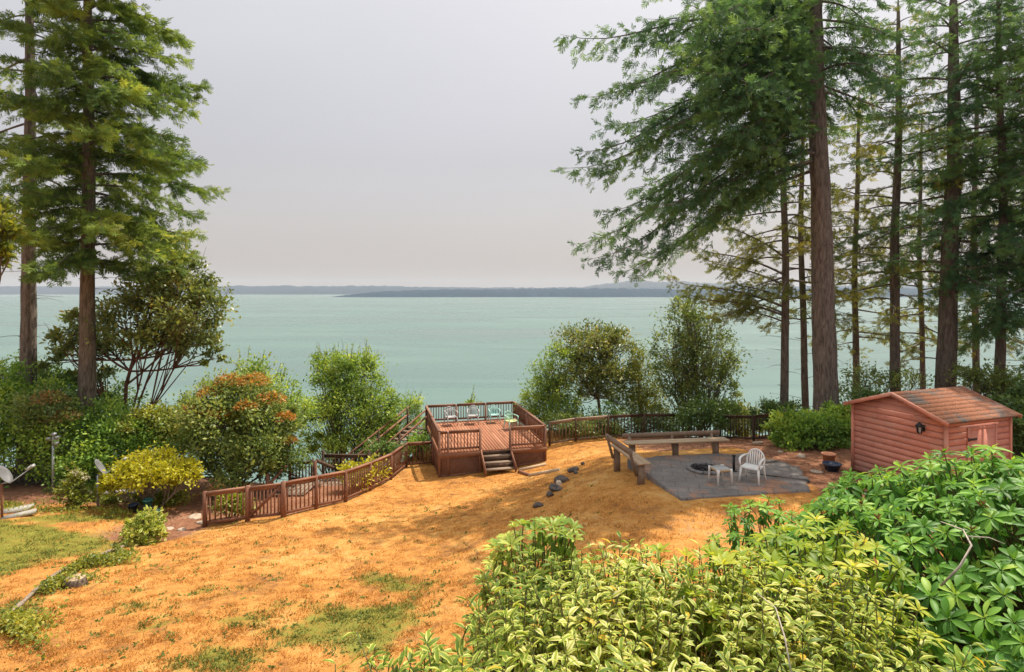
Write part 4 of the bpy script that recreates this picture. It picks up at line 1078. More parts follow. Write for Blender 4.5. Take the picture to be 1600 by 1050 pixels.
# -- two tall firs on the left
b = stand(44, 26.); rs = R(101)
conifer('fir_tree', 'tall fir with bare grey-brown lower trunk at the left photo edge', b, 30, .36,
        whorls(rs, 12.4, 29.5, .36, lin((12, 3.0), (14, 4.6), (16, 4.6), (24, 2.8), (30, .6)), lin((0, -.15), (1, .3)), lin((0, -.55), (1, -.05)), .22), M['fir'], M['bark'], 11, (-.1, .2), 'tall firs on the left', taper=.75, twigs=24, dens=.85)
b = stand(134, 24.6); rs = R(102)
conifer('fir_tree', 'dense sunlit fir with mossy trunk in front of the red-barked madrona', b, 29, .36,
        shorter_left(whorls(rs, 9.0, 28.5, .17, lin((9, 3.6), (10.5, 5.2), (12.5, 6.3), (16, 5.0), (22, 3.6), (29, .5)), lin((0, -.1), (1, .35)), lin((0, -.42), (1, -.1)), .08)), M['fir'], M['barkl'], 12, (.1, .1), 'tall firs on the left', taper=.75, dens=1.15, tuft=.34, twigs=6)
# -- the big fir on the right with long boughs sweeping over the water view
b = stand(1290, 22.6); rs = R(103); br = []
def bough(tipx, tipy, hb, back, rs, p_add=0):
    """a long bough from trunk height hb to a tip on the left, `back` metres farther or nearer than the trunk"""
    hx = 1290 - tipx; hb = (HY + (EYE - b[2]) / b[1] * FPX - tipy + hx * (float(np.interp(tipy, [-30, 100, 250, 330, 430], [.1, .2, .36, .48, .62])) + rs.uniform(-.06, .06))) * b[1] / FPX   # photo rows to metres up the trunk
    tp = at(tipx, tipy, b[1] + back) - np.array((b[0], b[1], b[2] + hb)); r_ = math.hypot(tp[0], tp[1]); L = math.hypot(r_, tp[2]) * 1.06
    pm = math.atan2(tp[2], r_); return (hb, math.atan2(tp[1], tp[0]), L, pm + .2 + p_add, pm - .22, .12)
for (tx_, ty_, hb, back) in ((905, 72, 17.2, 1.0), (938, 135, 16.2, -.5), (965, 205, 15.0, 1.6), (935, 250, 14.2, -1.2), (908, 272, 14.6, .6), (978, 330, 13.0, -.8), (938, 385, 12.6, .8), (952, 410, 12.0, -.4),
                           (990, 425, 11.6, 1.4), (1038, 30, 17.8, -.8), (1035, -30, 19.0, .8), (1010, 120, 16.6, -2.2), (1020, 215, 15.2, -2.6), (1040, 320, 13.2, -2.4), (1070, 260, 14.4, -3.2), (1050, 165, 15.8, 2.6), (1060, 380, 12.4, 2.2),
                           (1110, 60, 17.0, -3.4), (1120, 180, 15.2, -3.8), (1150, 120, 16.4, -4.0), (1130, 300, 13.6, -3.2), (1100, 345, 12.6, -1.2), (1010, 70, 17.2, 2.0), (1120, 20, 18.4, 2.0), (1180, 240, 14.0, -3.4), (1000, 290, 13.8, 2.4), (1060, 70, 18.2, -1.6), (1085, 10, 19.0, -2.6), (1150, 60, 18.0, -3.6), (1170, 160, 15.8, -4.2), (1090, 110, 17.0, 1.6), (1160, 20, 19.0, -2.4), (1195, 90, 17.0, -4.4), (1060, 100, 0, -3.4), (1095, 160, 0, -3.2), (1130, 85, 0, -4.6), (1140, 205, 0, -4.2), (1085, 232, 0, -2.8), (1160, 55, 0, -5.0), (1112, 128, 0, -5.0), (1150, 150, 0, -5.4), (1075, 40, 0, -4.4)):
    br.append(bough(tx_, ty_, hb, back, rs, rs.uniform(-.05, .08)))
br += whorls(rs, 13.4, 20.2, .24, lin((12, 2.8), (14, 4.0), (16.5, 4.4), (19, 2.6), (20.5, .8)), lin((0, -.2), (1, .2)), lin((0, -.7), (1, -.3)), .15, 1, lambda a, r: a if math.cos(a) > -.35 else a + PI)
conifer('fir_tree', 'big thick-trunked fir with long drooping boughs reaching left over the water', b, 20.8, .49, br, M['fird'], M['bark'], 13, (-.35, .2), 'firs on the right', dens=.74, tuft=.32, twigs=8, hang=.75)
# -- slim firs round it
def slim(label, px, dist, H, r0, lo, hi, L, seed, mat, bark, dens=.62, step=.33, tuft=.28, p1=-.35, lean=(0, 0), hang=.6, bare=.3, per=1, twigs=10, extra=()):
    rs = R(seed); b = stand(px, dist); ex = []
    for tx_, ty_, hb, back in extra:
        tp = at(tx_, ty_, b[1] + back) - np.array((b[0], b[1], b[2] + hb)); r_ = math.hypot(tp[0], tp[1]); pm = math.atan2(tp[2], r_); ex.append((hb, math.atan2(tp[1], tp[0]), math.hypot(r_, tp[2]) * 1.04, pm + .2, pm - .2, .2))
    return conifer('fir_tree', label, b, H, r0, whorls(rs, lo, hi, step, L, lin((0, -.05), (1, .3)), lin((0, p1), (1, -.15)), bare, per) + ex, mat, bark, seed, lean, 'firs on the right', dens=dens, tuft=tuft, hang=hang, twigs=twigs, sway=.06)
SL1 = [(1035, 437, 5.9, .4), (1062, 462, 5.5, -.4), (1090, 405, 6.9, .6), (1120, 480, 5.2, .2), (1115, 345, 8.2, -.5), (1075, 385, 7.4, -1.0), (1140, 440, 6.2, -1.2), (1105, 460, 5.6, 1.0)]
slim('slim bare-trunked fir just left of the thick trunk, nearer the open water', 1222, 27.0, 19, .19, 6.2, 18.8, lin((6, 3.9), (8, 4.2), (12, 3.4), (19, .6)), 201, M['firthin'], M['bark'], step=.30, dens=.75, lean=(.2, 0), extra=SL1)
slim('very thin fir between the left slim trunk and the thick trunk', 1255, 28.5, 18, .17, 6.0, 17.8, lin((6, 2.3), (10, 2.8), (18, .5)), 202, M['firthin'], M['barkl'], step=.34)
slim('thin mossy fir directly right of the thick trunk', 1339, 29.5, 19, .17, 5.6, 18.8, lin((5, 2.5), (10, 2.9), (19, .5)), 203, M['firthin'], M['barkl'], step=.3)
slim('slender straight fir between the thin mossy one and the second thickest trunk', 1401, 26.2, 19.4, .22, 5.4, 19.1, lin((5, 3.0), (9, 3.4), (14, 3.0), (21, .6)), 204, M['firthin'], M['bark'], step=.27, dens=.68)
slim('second thickest fir trunk, rising behind the shed roof', 1481, 24.4, 19.2, .40, 6.3, 18.9, lin((6, 3.6), (9, 4.2), (14, 3.6), (22, .6)), 205, M['fird'], M['bark'], step=.24, dens=.78, bare=.22, lean=(.25, 0))
slim('slim fir with green drooping sprays at the far right behind the shed', 1563, 23.4, 18, .19, 4.2, 17.7, lin((4, 2.2), (8, 3.0), (13, 2.8), (19, .6)), 206, M['fird'], M['bark'], step=.19, dens=.9, bare=.12, p1=-.7, hang=.9)
slim('leafy dark fir cut by the right photo edge', 1640, 22.0, 17.6, .25, 3.4, 17.3, lin((3, 2.8), (8, 3.6), (14, 3.0), (20, .6)), 207, M['fird'], M['bark'], step=.2, dens=.9, bare=.12, p1=-.65, hang=.9)
slim('thin background fir filling the gap left of the second thickest trunk', 1440, 30.5, 19, .14, 5.8, 18.5, lin((5, 2.6), (10, 3.0), (19, .5)), 208, M['firthin'], M['bark'], step=.33, dens=.7)
slim('thin background fir right of the second thickest trunk', 1525, 28.5, 19.5, .16, 5.0, 19.2, lin((5, 2.8), (10, 3.2), (20, .5)), 209, M['firthin'], M['bark'], step=.28, dens=.75)

# ------------------------------------------------------------------ broadleaf trees and shrubs
def blobs_px(lst, dist):
    """(px, py, radius in px, depth offset, flatten) -> crown lobes with a real place and size"""
    out = []
    for b_ in lst:
        px, py, r = b_[:3]; dd = dist + (b_[3] if len(b_) > 3 else 0); k = dd / FPX
        out.append((at(px, py, dd), np.array((r * k, r * k * (b_[5] if len(b_) > 5 else 1.0), r * k * (b_[4] if len(b_) > 4 else .85)))))
    return out
def leafy(name, label, cat, base, blobs, mat, bark, seed, nleaf=9000, size=.11, sub=14, sig=.23, group=None, stem_r=.05, forks=None, shoots=0, shoot_len=.5, up=.45, trunk_pts=None, twig_n=None, width=1., tmpl=LEAF, accents=None, shell=.55, crown='foliage', stem='stems'):
    """stems that fork to every lobe, twigs to every leaf clump, leaves around the clumps, loose shoots on top"""
    rs = R(seed); base = np.asarray(base, float); T = Thing(name, label, cat, base, group)
    wood, fol = MB(), MB()
    area = np.array([np.prod(r) ** (2 / 3) for _, r in blobs]); area /= area.sum()
    trunk = np.array(trunk_pts, float) if trunk_pts is not None else np.array([base - z3 * .2, base + z3 * .25])
    if trunk_pts is not None: wood.tube(trunk, np.linspace(stem_r, stem_r * .65, len(trunk)), 9, wob=.08, rs=rs)
    for (c_, r_), f in zip(blobs, area):
        nsub = max(4, int(sub * len(blobs) * f + .5)); nl = int(nleaf * f)
        d_ = rdir(rs, nsub); d_[:, 2] = np.where(d_[:, 2] < -.35, -d_[:, 2] * .6, d_[:, 2]); d_ = unit(d_)
        cc = c_ + d_ * r_ * (rs.uniform(shell - .1, 1.18, (nsub, 1)))
        # limb
        st = trunk[-1] if trunk_pts is None else trunk[rs.randint(len(trunk) // 2, len(trunk))]
        if trunk_pts is None: st = base + np.array((*rs.normal(0, .12, 2), -.1))
        md = (st + c_) / 2 + rs.normal(0, .1, 3) * np.linalg.norm(c_ - st) * .5 - np.array((0, 0, .06)) * np.linalg.norm((c_ - st)[:2])
        tq = np.linspace(0, 1, 7)[:, None]; cv = st * (1 - tq) ** 2 + 2 * md * tq * (1 - tq) + c_ * tq ** 2
        wood.tube(cv, np.linspace(stem_r * .5, stem_r * .24, 7), 6, cap=False)
        for q_ in cc[:twig_n] if twig_n else cc:
            i = rs.randint(2, 7); p = cv[i]; mm = (p + q_) / 2 + rs.normal(0, .07, 3) * np.linalg.norm(q_ - p)
            wood.tube(np.vstack([p, mm, q_, q_ + (q_ - mm) * .35]), np.array((.3, .2, .11, .05)) * stem_r, 4, cap=False)
        which = rs.randint(0, nsub, nl); ctone = rs.uniform(0, .5, nsub)
        sg = sig * r_.mean() * rs.uniform(.45, 1.35, nsub)
        off = rs.normal(0, 1, (nl, 3)) * sg[which][:, None] * np.array((1, 1, .8))
        P = cc[which] + off
        out = unit(P - c_ + rs.normal(0, .3, (nl, 3)) * r_)
        D = unit(out * .7 + rs.normal(0, .6, (nl, 3)) + z3 * rs.uniform(-.35, up, (nl, 1)))
        N = unit(z3 * .8 + out * .4 + rs.normal(0, .55, (nl, 3)))
        fol.leaves(P, D, N, 1.45 * size * rs.uniform(.6, 1.3, nl), tmpl, width, np.clip(ctone[which] + rs.uniform(0, .5, nl), 0, 1))
        ns = int(shoots * f + .5)
        for _ in range(ns):
            dd = rdir(rs, 1)[0]; dd[2] = abs(dd[2]) + .35; dd = unit(dd); p = c_ + dd * r_ * .85; g_ = unit(dd * .5 + z3 * .8 + rs.normal(0, .2, 3)); L = shoot_len * rs.uniform(.5, 1.3); k = int(L / (size * .33)) + 2
            s_ = np.linspace(.05, 1, k); pts = p + g_ * (L * s_)[:, None]
            wood.tube(np.vstack([p - g_ * .1, pts[k // 2], pts[-1]]), [.014, .009, .004], 3, cap=False)
            fol.leaves(pts, unit(g_ * .6 + rdir(rs, k) * .8), rdir(rs, k), size * rs.uniform(.6, 1.1, k), tmpl, width, rs.uniform(.2, 1, k))
    T.part(stem, wood, bark); T.part(crown, fol, mat)
    if accents:
        for nm, ab, am, an, asz in accents:
            f2 = MB()
            for c_, r_ in ab:
                k = int(an / len(ab)); d_ = rdir(rs, k); d_[:, 2] = np.abs(d_[:, 2]) * .8; P = c_ + d_ * r_ * rs.uniform(.75, 1.08, (k, 1)) * (1 + .15 * np.sin(d_[:, :1] * 9))
                f2.leaves(P, unit(d_ + rs.normal(0, .6, (k, 3))), unit(z3 + rs.normal(0, .6, (k, 3))), asz * rs.uniform(.6, 1.3, k), tmpl, width, rs.uniform(0, 1, k))
            T.part(nm, f2, am)
    return T

# left side -------------------------------------------------------
d0 = 26.5; b = stand(186, d0)
leafy('madrona_tree', 'spreading madrona with red branching limbs and rounded crown on the left', 'tree', b,
      blobs_px([(268, 452, 50, 0), (305, 495, 46, -.6), (232, 478, 40, .8), (318, 535, 36, .3), (195, 505, 40, -.6), (172, 548, 34, .5), (275, 510, 38, .8), (112, 535, 36, -.3), (96, 562, 24, .2), (290, 428, 30, .2), (235, 530, 28, -1), (335, 560, 18, 0), (260, 545, 26, .3), (150, 585, 24, .4), (120, 500, 22, .3), (325, 468, 26, .4)], d0),
      M['madrona'], M['barkred'], 31, 18000, .14, 13, .24, None, .105, trunk_pts=[b - z3 * .3, b + (.05, 0, .5), b + (.14, .02, 1.), b + (.22, .05, 1.5), at(197, 602, d0), at(203, 580, d0), at(208, 562, d0)], crown='crown', stem='trunk', shell=.6)
hd = 23.2
leafy('hedge_shrub', 'large mid-green shrub filling the far left behind the pole', 'shrub', stand(40, hd), blobs_px([(30, 660, 75, .5), (90, 690, 70, 0), (20, 725, 60, -.5), (110, 740, 45, -.6), (60, 635, 50, .8), (-40, 690, 80, 0), (5, 610, 40, .6)], hd), M['hedge'], M['twig'], 32, 22000, .105, 26, .2, 'shrubs along the left edge', shoots=24)
leafy('hedge_shrub', 'dense green shrub directly below the left madrona', 'shrub', stand(185, hd), blobs_px([(160, 690, 62, .4), (205, 700, 55, 0), (150, 735, 50, -.4), (215, 745, 45, -.4), (250, 690, 45, .6)], hd), M['hedge'], M['twig'], 33, 18000, .105, 26, .2, 'shrubs along the left edge', shoots=20)
leafy('hedge_shrub', 'bright yellow-green shrub left of the orange-topped tree', 'shrub', stand(250, hd + 1), blobs_px([(245, 668, 38, 0), (278, 660, 30, .3), (215, 678, 30, .2), (290, 690, 28, -.2)], hd + .2), M['yellowgreen'], M['twig'], 34, 9000, .10, 22, .22, 'shrubs along the left edge', shoots=14)
leafy('hedge_shrub', 'rust-tinted shrub in front of the left fir trunks', 'shrub', stand(82, hd - .3), blobs_px([(72, 642, 34, 0), (92, 668, 30, .2), (58, 665, 26, .1)], hd - .8), M['olive'], M['twig'], 35, 4200, .10, 22, .24, 'shrubs along the left edge', shoots=8, accents=[('orange_leaves', blobs_px([(78, 628, 22, 0), (98, 655, 22, .1)], hd - 1.0), M['tan'], 700, .11)])
leafy('hedge_shrub', 'dark green shrub between the two left fir trunks', 'shrub', stand(110, 26), blobs_px([(100, 620, 42, 0), (165, 640, 40, .5), (60, 600, 30, .6), (10, 590, 36, .4)], 26.5), M['darkleaf'], M['twig'], 36, 9000, .11, 22, .24, 'shrubs along the left edge', shoots=12)
d0 = 22.3
leafy('orange_topped_tree', 'rounded tree with orange-tinted top beyond the garden fence', 'tree', stand(372, d0), blobs_px([(372, 665, 78, 0), (340, 700, 62, -.4), (405, 700, 58, -.2), (325, 735, 45, -.5), (385, 735, 55, -.6), (432, 668, 36, .4), (340, 640, 48, .2), (398, 635, 45, .3), (440, 715, 30, 0), (350, 612, 22, 0), (392, 606, 24, .1), (452, 645, 20, .3), (300, 700, 26, 0), (312, 660, 24, .1)], d0),
      M['bronze'], M['twig'], 37, 30000, .095, 15, .2, None, .09, shoots=10, crown='crown', stem='trunk',
      accents=[('orange_leaves', blobs_px([(332, 618, 20, -.5), (358, 600, 20, -.2), (395, 600, 22, -.2), (422, 628, 20, -.3), (306, 642, 18, -.5), (445, 655, 13, -.3), (384, 638, 15, -1.1), (340, 650, 14, -1.1), (452, 690, 9, -.4)], d0), M['orange'], 3400, .12)])
leafy('small_tree', 'thin young green tree peeking over the orange-topped tree', 'tree', stand(410, 24.5), blobs_px([(395, 595, 26, 0, 1.2), (425, 612, 28, .3, 1.1), (455, 640, 30, 0), (465, 665, 24, .2), (380, 590, 18, .2, 1.3)], 24.5), M['alder'], M['twig'], 38, 3600, .10, 16, .26, None, .04, shoots=16, shoot_len=.7)
d0 = 28.6
leafy('alder_tree', 'upright bushy green tree standing alone left of the deck', 'tree', stand(545, d0), blobs_px([(520, 600, 38, 0, 1.3), (560, 610, 40, .3, 1.3), (540, 650, 55, 0), (585, 640, 36, -.2), (505, 655, 36, .2), (550, 690, 55, -.3), (595, 675, 32, .2), (512, 695, 34, -.1), (570, 580, 22, .2, 1.4), (515, 575, 20, 0, 1.5), (605, 655, 20, 0), (610, 690, 18, .1), (490, 690, 16, 0), (545, 590, 24, -.2, 1.3)], d0), M['alder'], M['twig'], 39, 24000, .10, 16, .2, None, .08, shoots=70, shoot_len=.7, crown='crown', stem='trunk')
leafy('bank_shrub', 'pale green shrub tips beside the deck stair rails', 'shrub', stand(635, 31), blobs_px([(632, 655, 26, 0, 1.2), (612, 680, 30, .3), (645, 640, 16, .4, 1.3), (655, 672, 20, 0), (590, 700, 28, 0)], 31.2), M['alder'], M['twig'], 40, 5200, .085, 18, .26, 'shrubs on the bluff', shoots=18)
leafy('bank_shrub', 'golden shrub glowing through the garden fence balusters', 'shrub', gp(-5.9, 21.6), [(gp(-5.9, 21.7) + z3 * .5, np.array((.5, .5, .5))), (gp(-5.6, 22.8) + z3 * .5, np.array((.4, .6, .45)))], M['golden'], M['twig'], 41, 2600, .085, 14, .3, 'shrubs on the bluff')
leafy('bank_shrub', 'green shrub pressed against the first fence panel', 'shrub', gp(-8.9, 18.4), [(gp(-8.95, 18.5) + z3 * .42, np.array((.45, .4, .4)))], M['yellowgreen'], M['twig'], 42, 1500, .10, 16, .3, 'shrubs on the bluff')
leafy('bank_shrub', 'green shrub between the garden fence end and the deck wall', 'shrub', gp(-4.2, 27.0), [(gp(-4.15, 26.9) + z3 * .6, np.array((.5, .4, .55))), (gp(-4.7, 27.4) + z3 * .5, np.array((.4, .4, .5)))], M['hedge'], M['twig'], 43, 2600, .085, 16, .3, 'shrubs on the bluff')
leafy('bank_shrub', 'dark brambles under the stair landing', 'shrub', gp(-6.5, 24.6), [(gp(-6.8, 24.9) + z3 * .5, np.array((.9, .6, .6))), (gp(-5.6, 25.2) + z3 * .7, np.array((.8, .6, .6))), (gp(-8.8, 22.4) + z3 * .7, np.array((.8, .6, .7)))], M['darkleaf'], M['twig'], 44, 4200, .09, 18, .28, 'shrubs on the bluff')
leafy('bank_shrub', 'single leafy sprig rising above the deck back rail', 'shrub', gp(-2.3, 32.2), [(at(735, 632, 32.2), np.array((.3, .2, .25)))], M['alder'], M['twig'], 45, 160, .10, 5, .35, 'shrubs on the bluff', shoots=5, shoot_len=.8)
# golden shrub, flowering stems, variegated plant
d0 = 19.4
leafy('golden_shrub', 'bright yellow-leaved shrub with bare pale twigs on the left lawn edge', 'shrub', stand(238, d0), blobs_px([(235, 730, 36, .2, .55), (205, 744, 32, 0, .55), (272, 740, 34, .1, .5), (182, 756, 20, -.2, .7), (292, 748, 16, 0, .8), (245, 745, 36, -.2, .5), (170, 764, 14, -.1, .7)], d0), M['golden'], M['paletwig'], 46, 7000, .09, 22, .22, None, .045, shoots=22, shoot_len=.35, shell=.75)
leafy('golden_shrub', 'low yellow-green mound spreading under the golden shrub', 'shrub', stand(215, 19.9), blobs_px([(180, 782, 16, 0, .5), (215, 783, 18, .2, .5), (265, 780, 22, .3, .5), (140, 782, 14, 0, .6)], 19.9), M['yellowgreen'], M['twig'], 47, 3000, .08, 18, .28)
leafy('flowering_plant', 'upright leafy plant with cream flower heads before the grey dish', 'plant', stand(117, 18.9), blobs_px([(112, 768, 15, 0, 1.2), (125, 752, 13, .1, 1.2), (118, 785, 15, 0, .8), (130, 775, 14, 0)], 18.9), M['yellowgreen'], M['twig'], 48, 1500, .085, 12, .3, shoots=10, accents=[('flower_heads', blobs_px([(107, 752, 5), (124, 742, 6), (134, 748, 5), (118, 738, 4)], 18.8), M['blossom'], 260, .05)])
d0 = 16.6
leafy('variegated_plant', 'small cream-leaved bushy plant at the top of the lawn bed', 'plant', stand(226, d0), blobs_px([(226, 822, 20, 0, .8), (215, 838, 18, -.1), (238, 835, 16, 0), (222, 852, 20, -.2, .7)], d0 - .8), M['varieg'], M['twig'], 49, 1800, .10, 18, .28, shoots=8, shoot_len=.2, tmpl=SLIM2, width=1.2)
leafy('maple_branch_tree', 'bright green leafy tree just showing at the left photo edge', 'tree', stand(-60, 19), blobs_px([(-8, 365, 28, 0), (-40, 340, 40, .3), (-45, 400, 34, 0), (2, 395, 14, .1)], 18.5), M['yellowgreen'], M['twig'], 50, 3600, .14, 18, .26, None, .12, trunk_pts=[stand(-60, 19), stand(-60, 19) + z3 * 3, at(-50, 400, 18.7)], crown='crown', stem='trunk')

# right side ------------------------------------------------------
d0 = 31.0
leafy('madrona_tree', 'round-crowned madrona on the bluff behind the rear fence', 'tree', stand(935, d0), blobs_px([(915, 545, 40, 0), (955, 550, 40, .4), (905, 585, 36, -.3), (950, 590, 42, 0), (975, 600, 26, .3), (890, 560, 24, .2), (965, 530, 22, 0), (930, 620, 36, -.4)], d0), M['madrona'], M['twig'], 51, 14000, .11, 20, .22, 'trees on the bluff behind the rear fence', .10, trunk_pts=[stand(938, d0), stand(938, d0) + z3 * 1., at(935, 625, d0), at(930, 590, d0)], crown='crown', stem='trunk')
leafy('bluff_tree', 'conical olive-green young tree leaning out beside the deck', 'tree', stand(850, 29.8), blobs_px([(868, 565, 22, 0, 1.2), (855, 600, 32, .2), (840, 625, 26, 0), (875, 620, 34, .3), (850, 645, 34, -.2), (880, 648, 30, 0), (825, 648, 16, .2)], 30.0), M['alder'], M['twig'], 52, 10000, .09, 20, .23, 'trees on the bluff behind the rear fence', .06, shoots=36, shoot_len=.55, crown='crown', stem='trunk')
leafy('bluff_tree', 'airy many-stemmed tree, tallest on the bluff, left of the slim firs', 'tree', stand(1085, 29.2), blobs_px([(1080, 510, 36, 0, 1.1), (1050, 545, 34, .4, 1.1), (1110, 545, 38, -.2), (1080, 570, 42, 0), (1130, 580, 26, .2), (1045, 590, 32, .3), (1105, 605, 34, -.3), (1065, 620, 36, 0), (1135, 615, 18, .1), (1070, 490, 18, .1, 1.3), (1140, 560, 14, 0)], 29.2), M['olive'], M['twig'], 53, 15000, .10, 20, .26, 'trees on the bluff behind the rear fence', .075, shoots=40, shoot_len=.6, crown='crown', stem='trunk')
leafy('bluff_tree', 'pale yellow-green shrubby tree filling the gap between madrona and airy tree', 'tree', stand(1005, 30.5), blobs_px([(1000, 590, 26, 0, 1.2), (1012, 620, 30, .2), (985, 635, 30, -.1), (1020, 650, 30, 0), (995, 560, 12, 0, 1.6)], 30.5), M['yellowgreen'], M['twig'], 54, 6500, .09, 18, .26, 'trees on the bluff behind the rear fence', .05, shoots=22, shoot_len=.6, crown='crown', stem='trunk')
for i, (lb, px, d_, bl, mt) in enumerate((
    ('dark evergreen shrub behind the middle of the rear fence', 965, 28.9, [(950, 668, 34, 0, .8), (985, 668, 34, .1, .8), (1020, 668, 34, 0, .8), (1050, 670, 28, 0, .8), (905, 665, 28, .4, .8), (960, 640, 20, .2)], 'darkleaf'),
    ('glossy dark shrub spilling over the rear fence corner', 1095, 27.0, [(1095, 650, 36, 0, .8), (1125, 660, 30, .1, .8), (1075, 665, 26, -.2, .8), (1140, 640, 18, .3)], 'darkleaf'),
    ('yellow-green shrub behind the right end of the rear fence', 1155, 28.4, [(1150, 652, 26, 0, .8), (1178, 660, 26, .1, .8), (1128, 640, 16, .2), (1160, 680, 26, -.3, .8)], 'yellowgreen'),
    ('small dark shrub at the foot of the slim firs', 1205, 26.4, [(1200, 650, 22, 0, .9), (1225, 650, 22, .3, .9), (1190, 665, 18, 0)], 'darkleaf'),
    ('low green brush along the rear fence beside the deck', 880, 28.0, [(880, 668, 24, 0, .8), (915, 672, 24, .1, .8), (945, 672, 22, .2, .8)], 'olive'))):
    leafy('bluff_shrub', lb, 'shrub', stand(px, d_), blobs_px(bl, d_), M[mt], M['twig'], 70 + i, 5200, .09, 20, .24, 'shrubs behind the rear fence', shoots=8)
leafy('trunk_shrub', 'leafy green shrub at the foot of the big fir, beside the shed', 'shrub', stand(1262, 20.2), blobs_px([(1240, 668, 32, 0, .8), (1275, 678, 36, -.2, .8), (1250, 692, 34, -.4, .6), (1305, 680, 30, 0, .9), (1225, 688, 20, 0, .7), (1318, 650, 24, .4), (1325, 690, 26, .1)], 20.4), M['hedge'], M['twig'], 80, 15000, .085, 24, .2, 'shrubs round the shed', shoots=16, shoot_len=.3)
for i, (lb, px, d_, bl, mt, nl) in enumerate((
    ('sparse tall brush behind the shed between the slim trunks', 1375, 25.5, [(1350, 590, 26, 0), (1385, 598, 24, .3), (1330, 615, 26, 0), (1430, 600, 22, .2), (1300, 625, 18, 0), (1370, 625, 24, 0)], 'olive', 2600),
    ('sparse leafy brush right of the shed roof', 1530, 22.5, [(1535, 600, 30, 0), (1560, 620, 30, .2), (1510, 590, 20, .3), (1590, 610, 34, 0)], 'olive', 4200),
    ('dark shrub close behind the right wall of the shed', 1590, 18.0, [(1600, 660, 40, 0), (1610, 700, 40, .2), (1580, 640, 22, .3), (1600, 620, 22, .6)], 'darkleaf', 7000),
    ('dark undergrowth below the firs left of the shed', 1345, 22.0, [(1335, 650, 26, 0), (1360, 630, 22, .5), (1320, 670, 20, -.3)], 'darkleaf', 3600))):
    leafy('undergrowth_shrub', lb, 'shrub', stand(px, d_), blobs_px(bl, d_), M[mt], M['twig'], 85 + i, nl, .09, 20, .3, 'shrubs round the shed', shoots=12)
# ------------------------------------------------------------------ foreground shrubs
def rosettes(name, label, tops, mat, seed, leaf=.14, per=(9, 13), tmpl=RHODO, upness=.35, under=1, dead=.12, cat='rhododendron', group='evergreen shrubs below the viewpoint', stem=M['greenstem'], centre=None, sigma=.05):
    """whorled leaves on branching stems; tops: (n,3) tip points"""
    rs = R(seed); c0 = tops.mean(0) if centre is None else np.asarray(centre); base = gp(c0[0], c0[1])
    T = Thing(name, label, cat, base, group); fol, old, wood, heads = MB(), MB(), MB(), 0
    axis_ = unit(unit((tops - (base + z3 * .3))) * .75 + z3 * .7 + rs.normal(0, .18, tops.shape))
    for p, ax in zip(tops, axis_):
        k = rs.randint(*per); a_ = 2 * PI * (np.arange(k) / k) + rs.uniform(0, 6); e1 = unit(np.cross(ax, rdir(rs, 1)[0])); e2 = np.cross(ax, e1)
        tilt = upness + rs.uniform(-.25, .25, k) - .5 * (np.arange(k) % 2) * .6
        out = np.cos(a_)[:, None] * e1 + np.sin(a_)[:, None] * e2
        D = unit(out + ax * tilt[:, None]); N = unit(ax - D * (D @ ax)[:, None] + rs.normal(0, .12, (k, 3)))
        tone = rs.uniform(.0, .58); big = rs.uniform(.62, 1.18)
        fol.leaves(p + out * .012, D, N, leaf * rs.uniform(.7, 1.12, k) * big, tmpl, rs.uniform(.8, 1.15, k), np.where(rs.rand(k) < .02, 1., np.clip(tone + rs.uniform(0, .42, k), 0, .95)))
        kk = rs.randint(2, 5); a2 = rs.uniform(0, 6, kk); out2 = np.cos(a2)[:, None] * e1 + np.sin(a2)[:, None] * e2   # inner upright young leaves
        D2 = unit(out2 * .5 + ax); fol.leaves(np.tile(p, (kk, 1)), D2, unit(-out2 + ax * .3), leaf * .62 * rs.uniform(.6, 1., kk), tmpl, 1., np.clip(tone + .35 + rs.uniform(0, .3, kk), 0, 1))
        q_ = p - ax * rs.uniform(.2, .4)
        for _ in range(under):                                          # an older whorl below, drooping
            k2 = rs.randint(5, 9); a3 = rs.uniform(0, 2 * PI, k2); out3 = np.cos(a3)[:, None] * e1 + np.sin(a3)[:, None] * e2
            q2 = p - ax * rs.uniform(.06, .22, (k2, 1)); D3 = unit(out3 - ax * rs.uniform(.1, .8, (k2, 1)))
            old.leaves(q2, D3, unit(ax + rs.normal(0, .2, (k2, 3))), leaf * rs.uniform(.7, 1., k2), RHODO2, 1., np.clip(rs.uniform(0, .4, k2), 0, 1))
        e_ = base + (p - base) * rs.uniform(.35, .6) * np.array((1, 1, .9)) + rs.normal(0, .1, 3)
        wood.tube(np.vstack([p, q_, (q_ + e_) / 2 + rs.normal(0, .06, 3), e_]), [.006, .008, .011, .015], 5, cap=False)
        if rs.rand() < .25: wood.tube(np.vstack([e_, (e_ + base) / 2 + rs.normal(0, .12, 3), base - z3 * .1]), [.016, .026, .035], 6, cap=False)
        if rs.rand() < dead * .6 and heads < 60:
            heads += 1; fl = MB()
            k3 = 14; dd = unit(rdir(rs, k3) + ax * .9); fl.leaves(np.tile(p + ax * .015, (k3, 1)), dd, rdir(rs, k3), leaf * .45 * rs.uniform(.6, 1.1, k3), LEAF, .35, rs.rand(k3)); T.part('spent_flower', fl, M['deadhead'])
    T.part('stems', wood, stem); T.part('leaves', fol, mat, smooth=True); T.part('old_leaves', old, mat, smooth=True)
    return T
def scatter(rs, n, inside, zfun, lo, hi, mind):
    """tip points at least mind apart over a dome"""
    out = []
    for _ in range(n * 40):
        if len(out) >= n: break
        x, y = rs.uniform(lo[0], hi[0]), rs.uniform(lo[1], hi[1])
        if not inside(x, y): continue
        z = zfun(x, y)
        p = np.array((x, y, z))
        if out and np.min(((np.array(out) - p) ** 2).sum(1)) < (mind * rs.uniform(.65, 1.25)) ** 2: continue
        out.append(p)
    return np.array(out)
